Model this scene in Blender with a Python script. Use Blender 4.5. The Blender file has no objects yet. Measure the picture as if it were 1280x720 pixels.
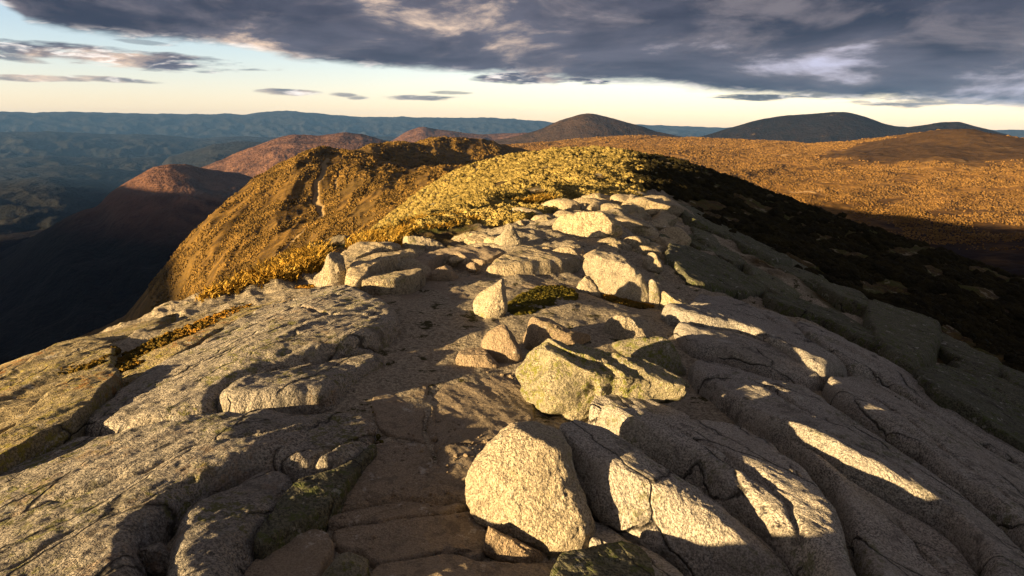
import bpy, bmesh, math, random
import numpy as np
from mathutils import Vector

rng = np.random.default_rng(7)
random.seed(7)
C = bpy.context.scene.collection
sc = bpy.context.scene
F = 853.33
PITCH = math.atan(202 / F)
CP, SP = math.cos(PITCH), math.sin(PITCH)
SUN_BACK, SUN_EL = math.radians(34), math.radians(8.2)
SUN = np.array([-math.cos(SUN_BACK) * math.cos(SUN_EL), -math.sin(SUN_BACK) * math.cos(SUN_EL), math.sin(SUN_EL)])

# ------------------------------------------------------------------ maths
def ray(px, py):
    cx = (np.asarray(px, float) - 640) / F
    cy = (360 - np.asarray(py, float)) / F
    return np.stack([cx, CP + cy * SP, -SP + cy * CP], -1)

def azT(px, py):
    d = ray(px, py)
    h = np.hypot(d[..., 0], d[..., 1])
    return np.arctan2(d[..., 0], d[..., 1]), d[..., 2] / h

_r = np.random.default_rng(3)
_perm = np.concatenate([_r.permutation(512)] * 2).astype(np.int64)
_grad = _r.normal(size=(512, 3)); _grad /= np.linalg.norm(_grad, axis=1)[:, None]
_grad = _grad.astype(np.float32)

def _perlin(p):
    p = p.astype(np.float64)
    i = np.floor(p).astype(np.int64); f = (p - i).astype(np.float32)
    u = f * f * f * (f * (f * 6 - 15) + 10)
    i &= 511
    out = np.zeros(len(p), np.float32)
    for dx in (0, 1):
        a = _perm[(i[:, 0] + dx) & 511]
        wx = u[:, 0] if dx else 1 - u[:, 0]
        for dy in (0, 1):
            b = _perm[(a + i[:, 1] + dy) & 511]
            wy = wx * (u[:, 1] if dy else 1 - u[:, 1])
            for dz in (0, 1):
                g = _grad[_perm[(b + i[:, 2] + dz) & 511]]
                w = wy * (u[:, 2] if dz else 1 - u[:, 2])
                out += w * (g[:, 0] * (f[:, 0] - dx) + g[:, 1] * (f[:, 1] - dy) + g[:, 2] * (f[:, 2] - dz))
    return out * 1.6

def noise(p, s=1.0, off=0.0):
    p = np.asarray(p, float) * s + off
    if len(p) <= 300000: return _perlin(p)
    return np.concatenate([_perlin(p[k:k + 300000]) for k in range(0, len(p), 300000)])

def fbm(p, s=1.0, o=4, gain=.5, off=0.0, ridged=False):
    a, t = 1.0, 0.0
    for k in range(o):
        n = noise(p, s * 2.03 ** k, off + 17.3 * k)
        t = t + a * ((1 - 2 * np.abs(n)) if ridged else n)
        a *= gain
    return t

def sstep(x, a, b):
    t = np.clip((x - a) / (b - a), 0, 1)
    return t * t * (3 - 2 * t)

class Surf:
    """terrain: z = r * T(azimuth, log r), thin plate spline through surveyed points"""
    def __init__(self, pts, lam=1e-4, azs=1.0):
        A, L, T = [], [], []
        for px, py, r in pts:
            a, t = azT(px, py)
            A.append(float(a)); T.append(float(t))
            L.append(math.log(r))
        self._fit(A, L, T, lam, azs)
    def _fit(self, A, L, T, lam, azs):
        self.azs = azs
        X = np.stack([np.array(A) * azs, np.array(L)], 1); n = len(X)
        D = np.hypot(*(X[:, None] - X[None]).transpose(2, 0, 1))
        K = np.where(D > 0, D * D * np.log(np.maximum(D, 1e-9)), 0) + lam * np.eye(n)
        P = np.concatenate([np.ones((n, 1)), X], 1)
        M = np.block([[K, P], [P.T, np.zeros((3, 3))]])
        self.w = np.linalg.solve(M, np.concatenate([T, np.zeros(3)])); self.X = X
    def T(self, az, lr):
        az = np.asarray(az, float) * self.azs; lr = np.asarray(lr, float)
        sh = az.shape; q = np.stack([az.ravel(), lr.ravel()], 1)
        out = np.empty(len(q))
        for k in range(0, len(q), 40000):
            s = q[k:k + 40000]
            D2 = ((s[:, None] - self.X[None]) ** 2).sum(-1)
            out[k:k + 40000] = (0.5 * D2 * np.log(np.maximum(D2, 1e-12))) @ self.w[:-3] + self.w[-3] + s @ self.w[-2:]
        return out.reshape(sh)
    def z(self, x, y):
        r = np.hypot(x, y)
        return r * self.T(np.arctan2(x, y), np.log(r))

# ------------------------------------------------------------------ near ground, from (pixel, height) pairs
GP = []
def gz(px, py, z):
    a, t = azT(px, py); GP.append((px, py, z / float(t)))
for p in [(600,719,-2.55),(600,600,-2.55),(560,500,-2.55),(560,430,-2.55),(560,385,-2.55),(600,345,-2.6),(680,310,-2.6),(760,262,-3.0),
          (450,719,-2.54),(300,719,-2.48),(150,719,-2.44),(0,719,-2.52),(330,620,-2.48),(380,520,-2.50),(150,600,-2.5),(0,600,-2.68),
          (400,450,-2.52),(280,470,-2.58),(150,500,-2.7),(0,520,-2.85),(380,385,-2.62),(250,400,-2.8),(100,440,-2.95),(0,470,-3.1),(330,378,-2.85),(-150,520,-3.3),(-150,650,-2.8),
          (450,355,-2.7),(500,330,-2.75),(540,305,-2.85),(620,280,-3.0),(690,250,-3.4),(512,290,-3.0),(462,309,-2.98),(552,277,-3.1),(605,264,-3.3),(400,322,-3.05),(350,345,-3.02),(300,367,-3.0),
          (720,719,-2.6),(720,560,-2.62),(720,450,-2.6),(740,380,-2.6),(770,320,-2.75),(790,285,-2.9),(820,262,-3.2),
          (850,719,-2.75),(850,560,-2.72),(850,480,-2.75),(850,400,-2.85),(840,340,-2.95),
          (1000,719,-2.76),(1000,600,-2.74),(1000,500,-2.87),(960,430,-3.02),(900,370,-3.3),(870,320,-3.6),
          (1150,719,-2.88),(1150,620,-2.93),(1100,500,-3.25),(1050,440,-3.65),(980,370,-4.4),(900,310,-4.8),
          (1280,719,-3.0),(1280,640,-3.22),(1280,570,-3.7),(1200,480,-4.8),(1100,400,-5.6),(1000,330,-6.4),(1280,500,-5.3),
          (1450,700,-3.9),(1450,600,-4.8)]:
    gz(*p)
GP += [  # dropping away to the left, hidden from the camera
    (330,395,19),(200,440,17),(100,480,16),(0,520,15),(-150,570,13),
    (400,375,24),(450,345,30),
    (-400,700,8),(-400,760,20),(0,620,40),(200,520,40),(330,450,45),(0,700,120),(200,600,120),(330,500,120),(-400,900,80),
    # left slope of the ridge
    (420,365,45),(500,318,38),(560,288,40),(620,268,38),
    (420,340,80),(500,285,75),(560,258,70),(620,238,62),(690,222,60),
    (380,370,140),(460,295,140),(520,250,125),(560,229,118),(600,215,116),(640,203,118),(700,192,120),(750,190,120),(790,197,112),
    (820,200,105),(860,213,100),(900,228,96),(950,246,92),(1000,264,88),(1100,298,80),(1280,362,70),
    (420,380,220),(500,300,230),(560,262,220),(640,240,220),(750,225,220),(850,270,200),(1000,330,180),(1280,440,150),
    (750,212,70),(700,232,45),(760,232,45),(800,218,62),(830,225,60),(860,242,50),
    (900,262,55),(960,300,45),(1100,352,42),(1280,450,32),(1000,300,60),(1280,400,50),(1450,560,14),(1450,480,40),(1450,430,75),(1450,520,150),
    (420,560,600),(560,420,600),(750,400,600),(1000,450,600),(1280,600,500),(0,760,600),(200,700,600)]
G = Surf(GP, lam=2e-4)

def rough_near(x, y, r):
    P = np.stack([x, y, 0 * x], 1)
    k = np.clip(r / 40, 0, 1)
    return (-.03 * (1 - k) + fbm(P, .9, 4) * .025 * (1 - k) + fbm(P, 5, 3) * .012 * (1 - k)
            + np.clip((r - 9) / 4, 0, 1) * np.clip((34 - r) / 8, 0, 1) * (fbm(np.column_stack([P[:, 0] * .82 + P[:, 1] * .5, (P[:, 1] * .82 - P[:, 0] * .5) * .45, P[:, 2]]), .75, 4, .5, ridged=True) - .9) * .16
            + (fbm(P, .12, 5, .55, ridged=True) * .45 + fbm(P, .5, 3) * .25) * k)

def hit(px, py, h=0.0, surf=None):
    """point where the sight line meets the ground raised by h"""
    surf = surf or G
    a, t = azT(px, py)
    lr = np.linspace(math.log(1.2), math.log(160), 700)
    z = np.exp(lr) * surf.T(np.full(700, float(a)), lr) + h
    dz = np.exp(lr) * float(t) - z
    i = np.argmax(dz < 0) if (dz < 0).any() else 699
    if i == 0: i = 1
    f = dz[i - 1] / (dz[i - 1] - dz[i] + 1e-9); f = min(max(f, 0), 1)
    r = math.exp(lr[i - 1] + f * (lr[i] - lr[i - 1]))
    return np.array([r * math.sin(a), r * math.cos(a), r * float(t)])

# ------------------------------------------------------------------ objects
def new_mesh(name, V, Fc, mat, smooth=True, parent=None):
    V = np.ascontiguousarray(V, np.float32); Fc = np.ascontiguousarray(Fc, np.int32)
    me = bpy.data.meshes.new(name)
    k = Fc.shape[1]
    me.vertices.add(len(V)); me.vertices.foreach_set('co', V.ravel())
    me.loops.add(Fc.size); me.loops.foreach_set('vertex_index', Fc.ravel())
    me.polygons.add(len(Fc)); me.polygons.foreach_set('loop_start', np.arange(0, Fc.size, k, dtype=np.int32))
    me.polygons.foreach_set('use_smooth', np.full(len(Fc), smooth))
    me.update(calc_edges=True)
    me.materials.append(mat)
    o = bpy.data.objects.new(name, me); C.objects.link(o)
    if parent: o.parent = parent
    return o

def tag(o, label=None, cat=None, group=None, kind=None):
    if label: o['label'] = label
    if cat: o['category'] = cat
    if group: o['group'] = group
    if kind: o['kind'] = kind
    return o

def grid_faces(n, m, wrap=False):
    i = np.arange(n * m).reshape(n, m)
    a, b, c, d = i[:-1, :-1], i[1:, :-1], i[1:, 1:], i[:-1, 1:]
    return np.stack([a, b, c, d], -1).reshape(-1, 4)

def origin_to(o, c):
    n = len(o.data.vertices); co = np.empty(n * 3, np.float32)
    o.data.vertices.foreach_get('co', co); co = co.reshape(-1, 3) - np.asarray(c, np.float32)
    o.data.vertices.foreach_set('co', co.ravel()); o.location = [float(v) for v in c]

# ------------------------------------------------------------------ materials
class NT:
    def __init__(self, nt): self.nt = nt; nt.nodes.clear()
    def n(self, t, **kw):
        o = self.nt.nodes.new(t)
        ins = kw.pop('ins', {})
        for k, v in kw.items(): setattr(o, k, v)
        for k, v in ins.items():
            if isinstance(v, bpy.types.NodeSocket): self.nt.links.new(v, o.inputs[k])
            else: o.inputs[k].default_value = v
        return o
    def math(self, op, a, b=0.0, c=0.0, clamp=False):
        o = self.n('ShaderNodeMath', operation=op, use_clamp=clamp)
        for k, v in enumerate((a, b, c)):
            if isinstance(v, bpy.types.NodeSocket): self.nt.links.new(v, o.inputs[k])
            else: o.inputs[k].default_value = v
        return o.outputs[0]
    def mix(self, f, a, b, blend='MIX'):
        o = self.n('ShaderNodeMix', data_type='RGBA', blend_type=blend)
        for s, v in ((0, f), (6, a), (7, b)):
            if isinstance(v, bpy.types.NodeSocket): self.nt.links.new(v, o.inputs[s])
            else: o.inputs[s].default_value = v if s == 0 else (*v, 1)
        return o.outputs[2]
    def noise(self, vec, scale, detail=4, rough=.55, dist=0.0):
        o = self.n('ShaderNodeTexNoise', ins={'Vector': vec, 'Scale': scale, 'Detail': detail, 'Roughness': rough, 'Distortion': dist})
        return o.outputs['Fac']
    def step(self, v, a, b, lo=0.0, hi=1.0):
        o = self.n('ShaderNodeMapRange', interpolation_type='SMOOTHSTEP', ins={0: v, 1: a, 2: b, 3: lo, 4: hi})
        return o.outputs[0]
    def mapping(self, vec, rot=(0,0,0), scale=(1,1,1)):
        if any(rot): vec = self.n('ShaderNodeMapping', ins={'Vector': vec, 'Rotation': rot}).outputs[0]
        return self.n('ShaderNodeMapping', ins={'Vector': vec, 'Scale': scale}).outputs[0]

def begin(name):
    m = bpy.data.materials.new(name); m.use_nodes = True
    N = NT(m.node_tree)
    out = N.n('ShaderNodeOutputMaterial'); bs = N.n('ShaderNodeBsdfPrincipled')
    N.nt.links.new(bs.outputs[0], out.inputs[0])
    pos = N.n('ShaderNodeNewGeometry').outputs['Position']
    bs.inputs['Specular IOR Level'].default_value = .25
    return m, N, bs, pos

def finish(N, bs, col, rough, height=None, dist=.01, strength=1.0):
    L = N.nt.links
    L.new(col, bs.inputs['Base Color'])
    bs.inputs['Roughness'].default_value = rough
    if height is not None:
        b = N.n('ShaderNodeBump', ins={'Height': height, 'Distance': dist, 'Strength': strength})
        L.new(b.outputs[0], bs.inputs['Normal'])

def granite(name, lo, mid, hi, lichen=.3, lichen_col=(.16,.17,.045), dark=.3, scale=1.0, moss=0.0, bump=.012, orange=0.0, streak=0.0, streak_rot=0.6, relief=1.0, cracks=0.0):
    m, N, bs, p = begin(name)
    sp1 = N.noise(p, 70 * scale, 3, .8)
    sp2 = N.noise(p, 26 * scale, 4, .7)
    big = N.noise(p, 1.9, 5, .6, .4)
    col = N.mix(N.step(sp1, .40, .58), lo, hi)
    col = N.mix(.33, col, N.mix(N.step(sp2, .35, .65), lo, mid))
    col = N.mix(N.step(big, .35, .68, 0, .55), col, mid)
    if dark:
        d = N.math('MULTIPLY', N.step(N.noise(p, 7 * scale, 6, .72), .52, .60), N.step(N.noise(p, 1.3, 3, .6), .45, .6))
        col = N.mix(N.math('MULTIPLY', d, dark), col, (.045, .040, .032))
    if lichen:
        l1 = N.math('MULTIPLY', N.step(N.noise(p, 16 * scale, 5, .75), .50, .57), N.step(N.noise(p, 1.7, 4, .6), .60 - .25 * lichen, .70 - .2 * lichen))
        col = N.mix(N.math('MULTIPLY', l1, min(1, .4 + lichen)), col, lichen_col)
        l2 = N.step(N.noise(p, 42 * scale, 4, .7), .60, .66)
        col = N.mix(N.math('MULTIPLY', l2, .5 * lichen), col, (.34, .33, .20))
    if orange:
        o = N.math('MULTIPLY', N.step(N.noise(p, 9, 5, .7), .5, .58), N.step(N.noise(p, 1.1, 3, .6), .5, .62))
        col = N.mix(N.math('MULTIPLY', o, orange), col, (.32, .15, .03))
    if moss:
        o = N.step(N.noise(p, 5, 6, .7), .62 - .2 * moss, .70 - .2 * moss)
        col = N.mix(o, col, (.055, .065, .014))
    h = N.math('ADD', N.math('MULTIPLY', N.noise(p, 11 * scale, 6, .68), 1.1 * relief), N.math('MULTIPLY', sp2, .55))
    h = N.math('ADD', h, N.math('MULTIPLY', N.noise(p, 60 * scale, 3, .7), .42))
    if streak:
        sv = N.mapping(p, rot=(0, 0, streak_rot), scale=(14, 2.0, 6))
        s = N.noise(sv, 1.0, 4, .6, .3)
        h = N.math('ADD', h, N.math('MULTIPLY', s, streak * 2.2))
        col = N.mix(N.step(s, .58, .70, 0, .35 * streak), col, (.06, .055, .04))
    oi = N.n('ShaderNodeObjectInfo').outputs['Random']
    col = N.mix(1.0, col, N.mix(oi, (.80, .80, .80), (1.14, 1.10, 1.04)), 'MULTIPLY')
    stn = N.step(N.noise(N.mapping(p, rot=(0, 0, streak_rot), scale=(2.6, .8, 1.6)), 1.0, 7, .72, .8), .50, .62)
    col = N.mix(N.math('MULTIPLY', stn, .32), col, N.mix(1.0, col, (.50, .47, .40), 'MULTIPLY'))
    wht = N.math('MULTIPLY', N.step(N.noise(p, 5.5, 6, .75), .60, .64), .45)
    col = N.mix(wht, col, (.56, .54, .46))
    if cracks:
        wp = N.n('ShaderNodeVectorMath', operation='ADD', ins={0: p, 1: N.n('ShaderNodeVectorMath', operation='SCALE', ins={0: N.n('ShaderNodeTexNoise', ins={'Vector': p, 'Scale': 3.0, 'Detail': 4}).outputs['Color'], 'Scale': .22}).outputs[0]}).outputs[0]
        vo = N.n('ShaderNodeTexVoronoi', feature='DISTANCE_TO_EDGE', ins={'Vector': N.mapping(wp, rot=(0, 0, streak_rot), scale=(2.0 * cracks, .5 * cracks, 1.2)), 'Scale': 1.0}).outputs['Distance']
        ln = N.math('MULTIPLY', N.step(vo, .012, .002), N.step(N.noise(p, 1.6, 3, .5), .44, .52))
        col = N.mix(N.math('MULTIPLY', ln, .85), col, (.030, .026, .018))
        h = N.math('SUBTRACT', h, N.math('MULTIPLY', N.step(vo, .025, .0), N.math('MULTIPLY', N.step(N.noise(p, 1.6, 3, .5), .44, .52), 1.0)))
    finish(N, bs, col, .88, h, bump * 6.5)
    return m

M = {}
M['boulder'] = granite('pale_granite', (.10,.085,.06), (.38,.33,.23), (.70,.62,.45), lichen=.35, dark=.45, lichen_col=(.26,.26,.08))
M['boulder_rough'] = granite('pale_mossy_granite', (.10,.09,.06), (.33,.30,.19), (.58,.52,.36), lichen=.8, dark=.55, lichen_col=(.20,.21,.05))
M['pink'] = granite('pinkish_granite', (.14,.105,.07), (.36,.28,.185), (.52,.42,.28), lichen=.1, dark=.3)
M['left_slab'] = granite('lichened_granite', (.075,.07,.06), (.33,.30,.24), (.66,.60,.48), lichen=.5, dark=.6, lichen_col=(.17,.17,.045), streak=.7, streak_rot=.42, scale=.8, orange=.25, relief=1.4, cracks=1.0)
M['edge_slab'] = granite('golden_lichened_granite', (.11,.09,.05), (.34,.28,.15), (.52,.44,.26), lichen=.6, dark=.5, lichen_col=(.28,.24,.05), orange=.8, streak=.5, streak_rot=.42, scale=.8, relief=1.3, cracks=1.0)
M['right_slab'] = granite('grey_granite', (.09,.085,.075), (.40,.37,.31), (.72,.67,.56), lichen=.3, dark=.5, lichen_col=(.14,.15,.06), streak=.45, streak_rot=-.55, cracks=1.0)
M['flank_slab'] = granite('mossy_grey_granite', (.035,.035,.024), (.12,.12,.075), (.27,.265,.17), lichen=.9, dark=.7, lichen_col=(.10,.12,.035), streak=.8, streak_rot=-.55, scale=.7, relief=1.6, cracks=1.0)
M['path'] = granite('worn_brown_granite', (.15,.12,.08), (.29,.235,.16), (.40,.33,.23), lichen=0, dark=.4, bump=.006, scale=1.1)
M['summit'] = granite('cream_granite', (.16,.13,.08), (.46,.38,.24), (.62,.53,.35), lichen=.3, dark=.5, lichen_col=(.25,.24,.08), scale=.45, bump=.02)

def veg(name, cols, scale, bump=0.3, rocks=0.0, rock_scale=.05, slope_stretch=None, rock_col=(.42,.34,.22), attr=False, low=None, cap=None):
    m, N, bs, p = begin(name)
    if slope_stretch: p2 = N.mapping(p, rot=(0, 0, slope_stretch[0]), scale=(1, slope_stretch[1], 1))
    else: p2 = p
    a = N.noise(p2, scale, 5, .65); b = N.noise(p, scale * .13, 4, .6); c = N.noise(p, scale * 4, 3, .6)
    col = N.mix(N.step(a, .38, .62), cols[0], cols[1])
    col = N.mix(N.step(b, .40, .62, 0, .8), col, cols[2])
    col = N.mix(N.step(c, .5, .68, 0, .6), col, cols[0])
    if rocks:
        rk = N.math('MULTIPLY', N.step(N.noise(p2, rock_scale, 5, .7), .66 - .12 * rocks, .70 - .12 * rocks), N.step(N.noise(p, rock_scale * .15, 3, .5), .45, .6))
        col = N.mix(rk, col, rock_col)
    if attr: col = N.mix(N.step(N.n('ShaderNodeAttribute', attribute_name='bare').outputs['Fac'], .3, .7), col, (.24, .17, .08))
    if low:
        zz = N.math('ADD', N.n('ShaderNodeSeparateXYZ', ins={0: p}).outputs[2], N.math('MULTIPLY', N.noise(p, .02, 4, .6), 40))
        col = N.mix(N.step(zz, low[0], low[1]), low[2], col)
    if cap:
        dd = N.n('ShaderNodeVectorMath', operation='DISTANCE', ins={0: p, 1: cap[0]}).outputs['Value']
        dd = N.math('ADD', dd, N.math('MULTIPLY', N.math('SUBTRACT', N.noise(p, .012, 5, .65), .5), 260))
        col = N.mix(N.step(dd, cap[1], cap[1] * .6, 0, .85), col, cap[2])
    h = N.math('ADD', a, N.math('MULTIPLY', c, .4))
    finish(N, bs, col, .95, h, bump)
    bs.inputs['Specular IOR Level'].default_value = .05
    return m
M['ground'] = None
def ground_mat():
    m, N, bs, p = begin('turf_and_soil')
    a = N.noise(p, 3.0, 6, .7); b = N.noise(p, .6, 5, .6); c = N.noise(p, 14, 4, .7)
    col = N.mix(N.step(a, .42, .60), (.045, .032, .018), (.085, .060, .022))
    col = N.mix(N.step(b, .48, .58), col, (.055, .055, .016))
    col = N.mix(N.step(c, .56, .66, 0, .7), col, (.16, .11, .035))
    rk = N.math('MULTIPLY', N.step(N.noise(p, .9, 6, .72), .565, .60), .6)
    col = N.mix(rk, col, (.26, .225, .15))
    g1 = N.noise(p, 24, 4, .7); g2 = N.noise(p, 80, 3, .7)
    rc = N.mix(N.step(g1, .35, .65), (.20, .17, .12), (.46, .40, .28)); rc = N.mix(N.step(g2, .4, .62, 0, .6), rc, (.09, .07, .05))
    rc = N.mix(N.step(N.noise(p, 3.2, 6, .72), .57, .62), rc, (.05, .045, .018))
    at = N.n('ShaderNodeAttribute', attribute_name='bare').outputs['Fac']
    col = N.mix(at, col, rc)
    finish(N, bs, col, .95, N.math('ADD', a, N.math('MULTIPLY', c, .5)), .10)
    bs.inputs['Specular IOR Level'].default_value = .05
    return m
M['ground'] = ground_mat()
M['buttress'] = veg('brown_scrub', [(.055,.033,.010), (.17,.10,.025), (.11,.07,.02)], .09, 1.6, rocks=.25, rock_scale=.02, slope_stretch=(.75, .35), rock_col=(.22,.16,.08), attr=True)
M['plateau'] = veg('russet_scrub', [(.10,.052,.016), (.32,.175,.045), (.22,.115,.030)], .045, 2.5, rocks=.55, rock_scale=.028, slope_stretch=(-.9, .45), rock_col=(.45,.30,.14), low=(-92, -62, (.020, .013, .009)), cap=((850, 1370, -30), 270, (.035, .022, .012)))  # low: dark valley-bottom forest, blackened further to deepen the ridge's shadow
M['shaded_mountain'] = veg('cloud_shaded_mountain', [(.005,.004,.003), (.018,.012,.008), (.010,.007,.005)], .012, 25, rocks=.15, rock_scale=.006, rock_col=(.12,.09,.06))  # cloud shadow painted into the mountain's near-black base colour
M['mid_forest'] = veg('brown_forest', [(.022,.015,.010), (.060,.038,.022), (.04,.026,.016)], .015, 14)
M['red_hill'] = veg('bare_autumn_forest', [(.05,.026,.016), (.15,.078,.046), (.10,.050,.03)], .012, 20, low=(-300, -190, (.010, .008, .006)))  # low: hill base painted near-black to deepen the shade below the lit top
M['blue_hill'] = veg('far_forest', [(.008,.009,.009), (.020,.020,.018), (.014,.014,.013)], .004, 25)
M['valley'] = veg('valley_forest', [(.006,.005,.004), (.018,.012,.008), (.012,.009,.006)], .015, 12)
M['floor_far'] = M['valley']
def leafy(name, a_, b_, c_, s):
    m, N, bs, p = begin(name)
    oi = N.noise(p, s, 2, .5); fine = N.noise(p, s * 6, 3, .7)
    col = N.mix(N.step(oi, .35, .65), a_, b_); col = N.mix(N.step(fine, .45, .65, 0, .6), col, c_)
    finish(N, bs, col, .9, fine, .6 / s)
    bs.inputs['Specular IOR Level'].default_value = .05
    return m
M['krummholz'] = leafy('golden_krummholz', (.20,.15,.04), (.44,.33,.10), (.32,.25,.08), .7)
M['scrub_b'] = leafy('brown_krummholz', (.09,.055,.014), (.31,.185,.045), (.19,.12,.03), .07)
M['scrub_p'] = leafy('russet_krummholz', (.17,.095,.028), (.32,.18,.05), (.25,.14,.04), .05)
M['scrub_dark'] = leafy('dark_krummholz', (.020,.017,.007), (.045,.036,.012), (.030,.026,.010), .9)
M['grass'] = leafy('straw_grass', (.50,.29,.04), (.68,.45,.09), (.42,.22,.03), 3)
M['moss_orange'] = leafy('orange_moss', (.10,.07,.012), (.38,.19,.025), (.20,.11,.015), 1.5)
M['moss_green'] = leafy('olive_moss', (.06,.055,.010), (.18,.14,.020), (.10,.09,.015), 6)

# ------------------------------------------------------------------ terrain sheets
def polar(name, surf, az0, az1, naz, r0, r1, nr, mat, rough=None, floor=None, azs=None):
    az = np.linspace(az0, az1, naz) if azs is None else azs
    lr = np.linspace(math.log(r0), math.log(r1), nr)
    A, L = np.meshgrid(az, lr, indexing='ij')
    r = np.exp(L)
    z = r * surf.T(A, L)
    if floor is not None:   # soft maximum with the valley floor
        k = 25.0; z = np.maximum(z, floor) + k * np.log1p(np.exp(-np.abs(z - floor) / k)) - k * .0
    x, y = r * np.sin(A), r * np.cos(A)
    if rough is not None: z = z + rough(x.ravel(), y.ravel(), r.ravel()).reshape(z.shape)
    o = new_mesh(name, np.stack([x, y, z], -1).reshape(-1, 3), grid_faces(*x.shape)[:, ::-1], mat)
    tag(o, kind='structure')
    return o

azs = np.concatenate([np.linspace(-3.1, -.85, 60)[:-1], np.linspace(-.85, .85, 1250), np.linspace(.85, 3.1, 60)[1:]])
class Near:   # behind the camera the ground flattens into the summit
    def T(self, A, L):
        t = G.T(np.clip(A, -.8, .8), L)
        k = sstep(np.abs(A), .8, 1.6)
        flat = np.minimum(-2.9 / np.exp(L), -.0) - .25 * sstep(L, 2.5, 6)
        z = t * (1 - k) + flat * k
        return z
bare_px = [(-100,480),(0,452),(200,383),(330,374),(400,330),(480,318),(560,322),(615,300),(655,275),(700,250),(800,242),(842,256),(872,286),(955,350),(1050,398),(1170,462),(1290,532),(1400,590),(1500,719),(1500,1000),(-400,1000),(-400,640)]
near = polar('ridge', Near(), 0, 0, 0, .7, 620, 760, M['ground'], rough_near, azs=azs)


# buttress hill beyond the bowl
BP = [(150,480,400),(215,352,430),(250,294,460),(290,256,490),(330,224,530),(380,193,570),(415,182,610),(440,187,660),(470,185,720),(500,179,800),(560,173,900),(600,175,930),(640,184,960),(700,200,980),
      (150,620,250),(215,450,300),(300,420,240),(400,370,200),(480,300,170),(560,260,170),(620,240,180),
      (270,330,380),(320,310,360),(330,270,430),(370,240,470),(370,300,330),(410,215,500),(420,265,400),(450,210,540),(470,240,400),(500,216,520),(520,240,330),(560,226,430),(600,212,480),(640,203,560),
      (500,213,640),(540,213,700),(590,205,760),(520,196,760),(570,190,830),(700,215,560),(760,215,600),
      (0,620,500),(0,700,300),(0,600,800),(215,400,700),(300,300,800),(380,240,900),(440,215,1000),(500,210,1150),(560,200,1300),(640,215,1400),(700,230,1300),(800,240,1000),(900,300,800),
      (300,330,1300),(500,290,2000),(700,270,2200),(0,480,1500)]
B = Surf(BP, lam=1e-4)
def rough_b(x, y, r):
    P = np.stack([x + .12 * y, y * .20, 0 * x], 1)
    P0 = np.stack([x, y, 0 * x], 1)
    g = fbm(P, 1 / 48, 4, .5, ridged=True)
    out = g * 3.6 + fbm(P0, 1 / 22, 3) * .9 - 4
    return out - 1.5 * scar_b(x, y)
SCARS = [[(408,190),(400,215),(396,240),(402,258),(385,278),(355,305),(320,335),(300,352)],[(425,205),(418,230)]]
SCW = []
def hit_b(px, py):
    a, t = azT(px, py); lr = np.linspace(math.log(180), math.log(1200), 500)
    dz = np.exp(lr) * (float(t) - B.T(np.full(500, float(a)), lr))
    i = int(np.argmax(dz < 2)) if (dz < 2).any() else 300
    r = math.exp(lr[i]); return [r * math.sin(a), r * math.cos(a)]
def scar_b(x, y):
    if not SCW: SCW.extend([np.array([hit_b(*q) for q in c_]) for c_ in SCARS])
    XY = np.stack([x, y], 1) + 3 * np.stack([noise(np.stack([x, y, 0 * x], 1), .05), noise(np.stack([x, y, 0 * x + 9], 1), .05)], 1)
    out = np.zeros(len(x))
    for k, c_ in enumerate(SCW):
        for p_, q_ in zip(c_[:-1], c_[1:]):
            v_ = q_ - p_; t_ = np.clip(((XY - p_) @ v_) / (v_ @ v_ + 1e-9), 0, 1)
            d_ = np.linalg.norm(XY - p_ - t_[:, None] * v_, axis=1)
            out = np.maximum(out, (1 if k == 0 else .6) * np.exp(-(d_ / (2.0 if k == 0 else 1.3)) ** 2))
    return out
class Butt:
    def T(self, A, L): return B.T(A, L) - 1.2 * sstep(A, .10, .30) - .5 * sstep(-A, .62, .75)
hb = polar('hill', Butt(), -.75, .30, 950, 150, 2200, 620, M['buttress'], rough_b, floor=-520)

_n = len(hb.data.vertices); _co = np.empty(_n * 3, np.float32); hb.data.vertices.foreach_get('co', _co); _co = _co.reshape(-1, 3).astype(float)
_at = hb.data.attributes.new('bare', 'FLOAT', 'POINT'); _at.data.foreach_set('value', scar_b(_co[:, 0], _co[:, 1]).astype(np.float32))

# russet plateau on the right
PP = [(600,260,500),(700,262,600),(900,330,480),(1000,360,450),(1280,440,400),(1600,500,400),
      (800,226,800),(900,262,800),(1000,285,780),(1100,300,760),(1280,330,720),(1600,370,700),
      (700,205,1300),(850,212,1150),(1000,240,1000),(1100,258,950),(1280,280,900),(1600,300,900),
      (850,190,1600),(1000,208,1400),(1100,216,1300),(1280,232,1200),(1600,240,1200),
      (1060,193,1650),(1120,190,1550),(1190,200,1450),(1280,204,1450),(1100,177,1800),(1140,169,1800),(1190,162,1800),(1240,168,1800),(1280,183,1850),(1600,180,1900),(1190,185,1620),
      (600,183,2300),(700,181,2300),(760,171,2500),(830,172,2500),(900,175,2500),(1000,180,2400),(1060,182,2200),
      (700,192,1700),(600,200,1500),(500,230,1300),
      (600,205,3000),(760,195,3200),(900,195,3200),(1060,200,3000),(1190,195,2600),(1280,205,2600),(1600,205,2600)]
Pl = Surf(PP, lam=1e-4)
def rough_p(x, y, r):
    P = np.stack([x * .62 - y * .78, (x * .78 + y * .62) * .5, 0 * x], 1); P0 = np.stack([x, y, 0 * x], 1)
    return fbm(P, 1 / 160, 4, .5, ridged=True) * 6 + fbm(P0, 1 / 25, 3) * 1.3 - 4
polar('plateau', Pl, -.15, .85, 900, 420, 3200, 560, M['plateau'], rough_p)

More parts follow.
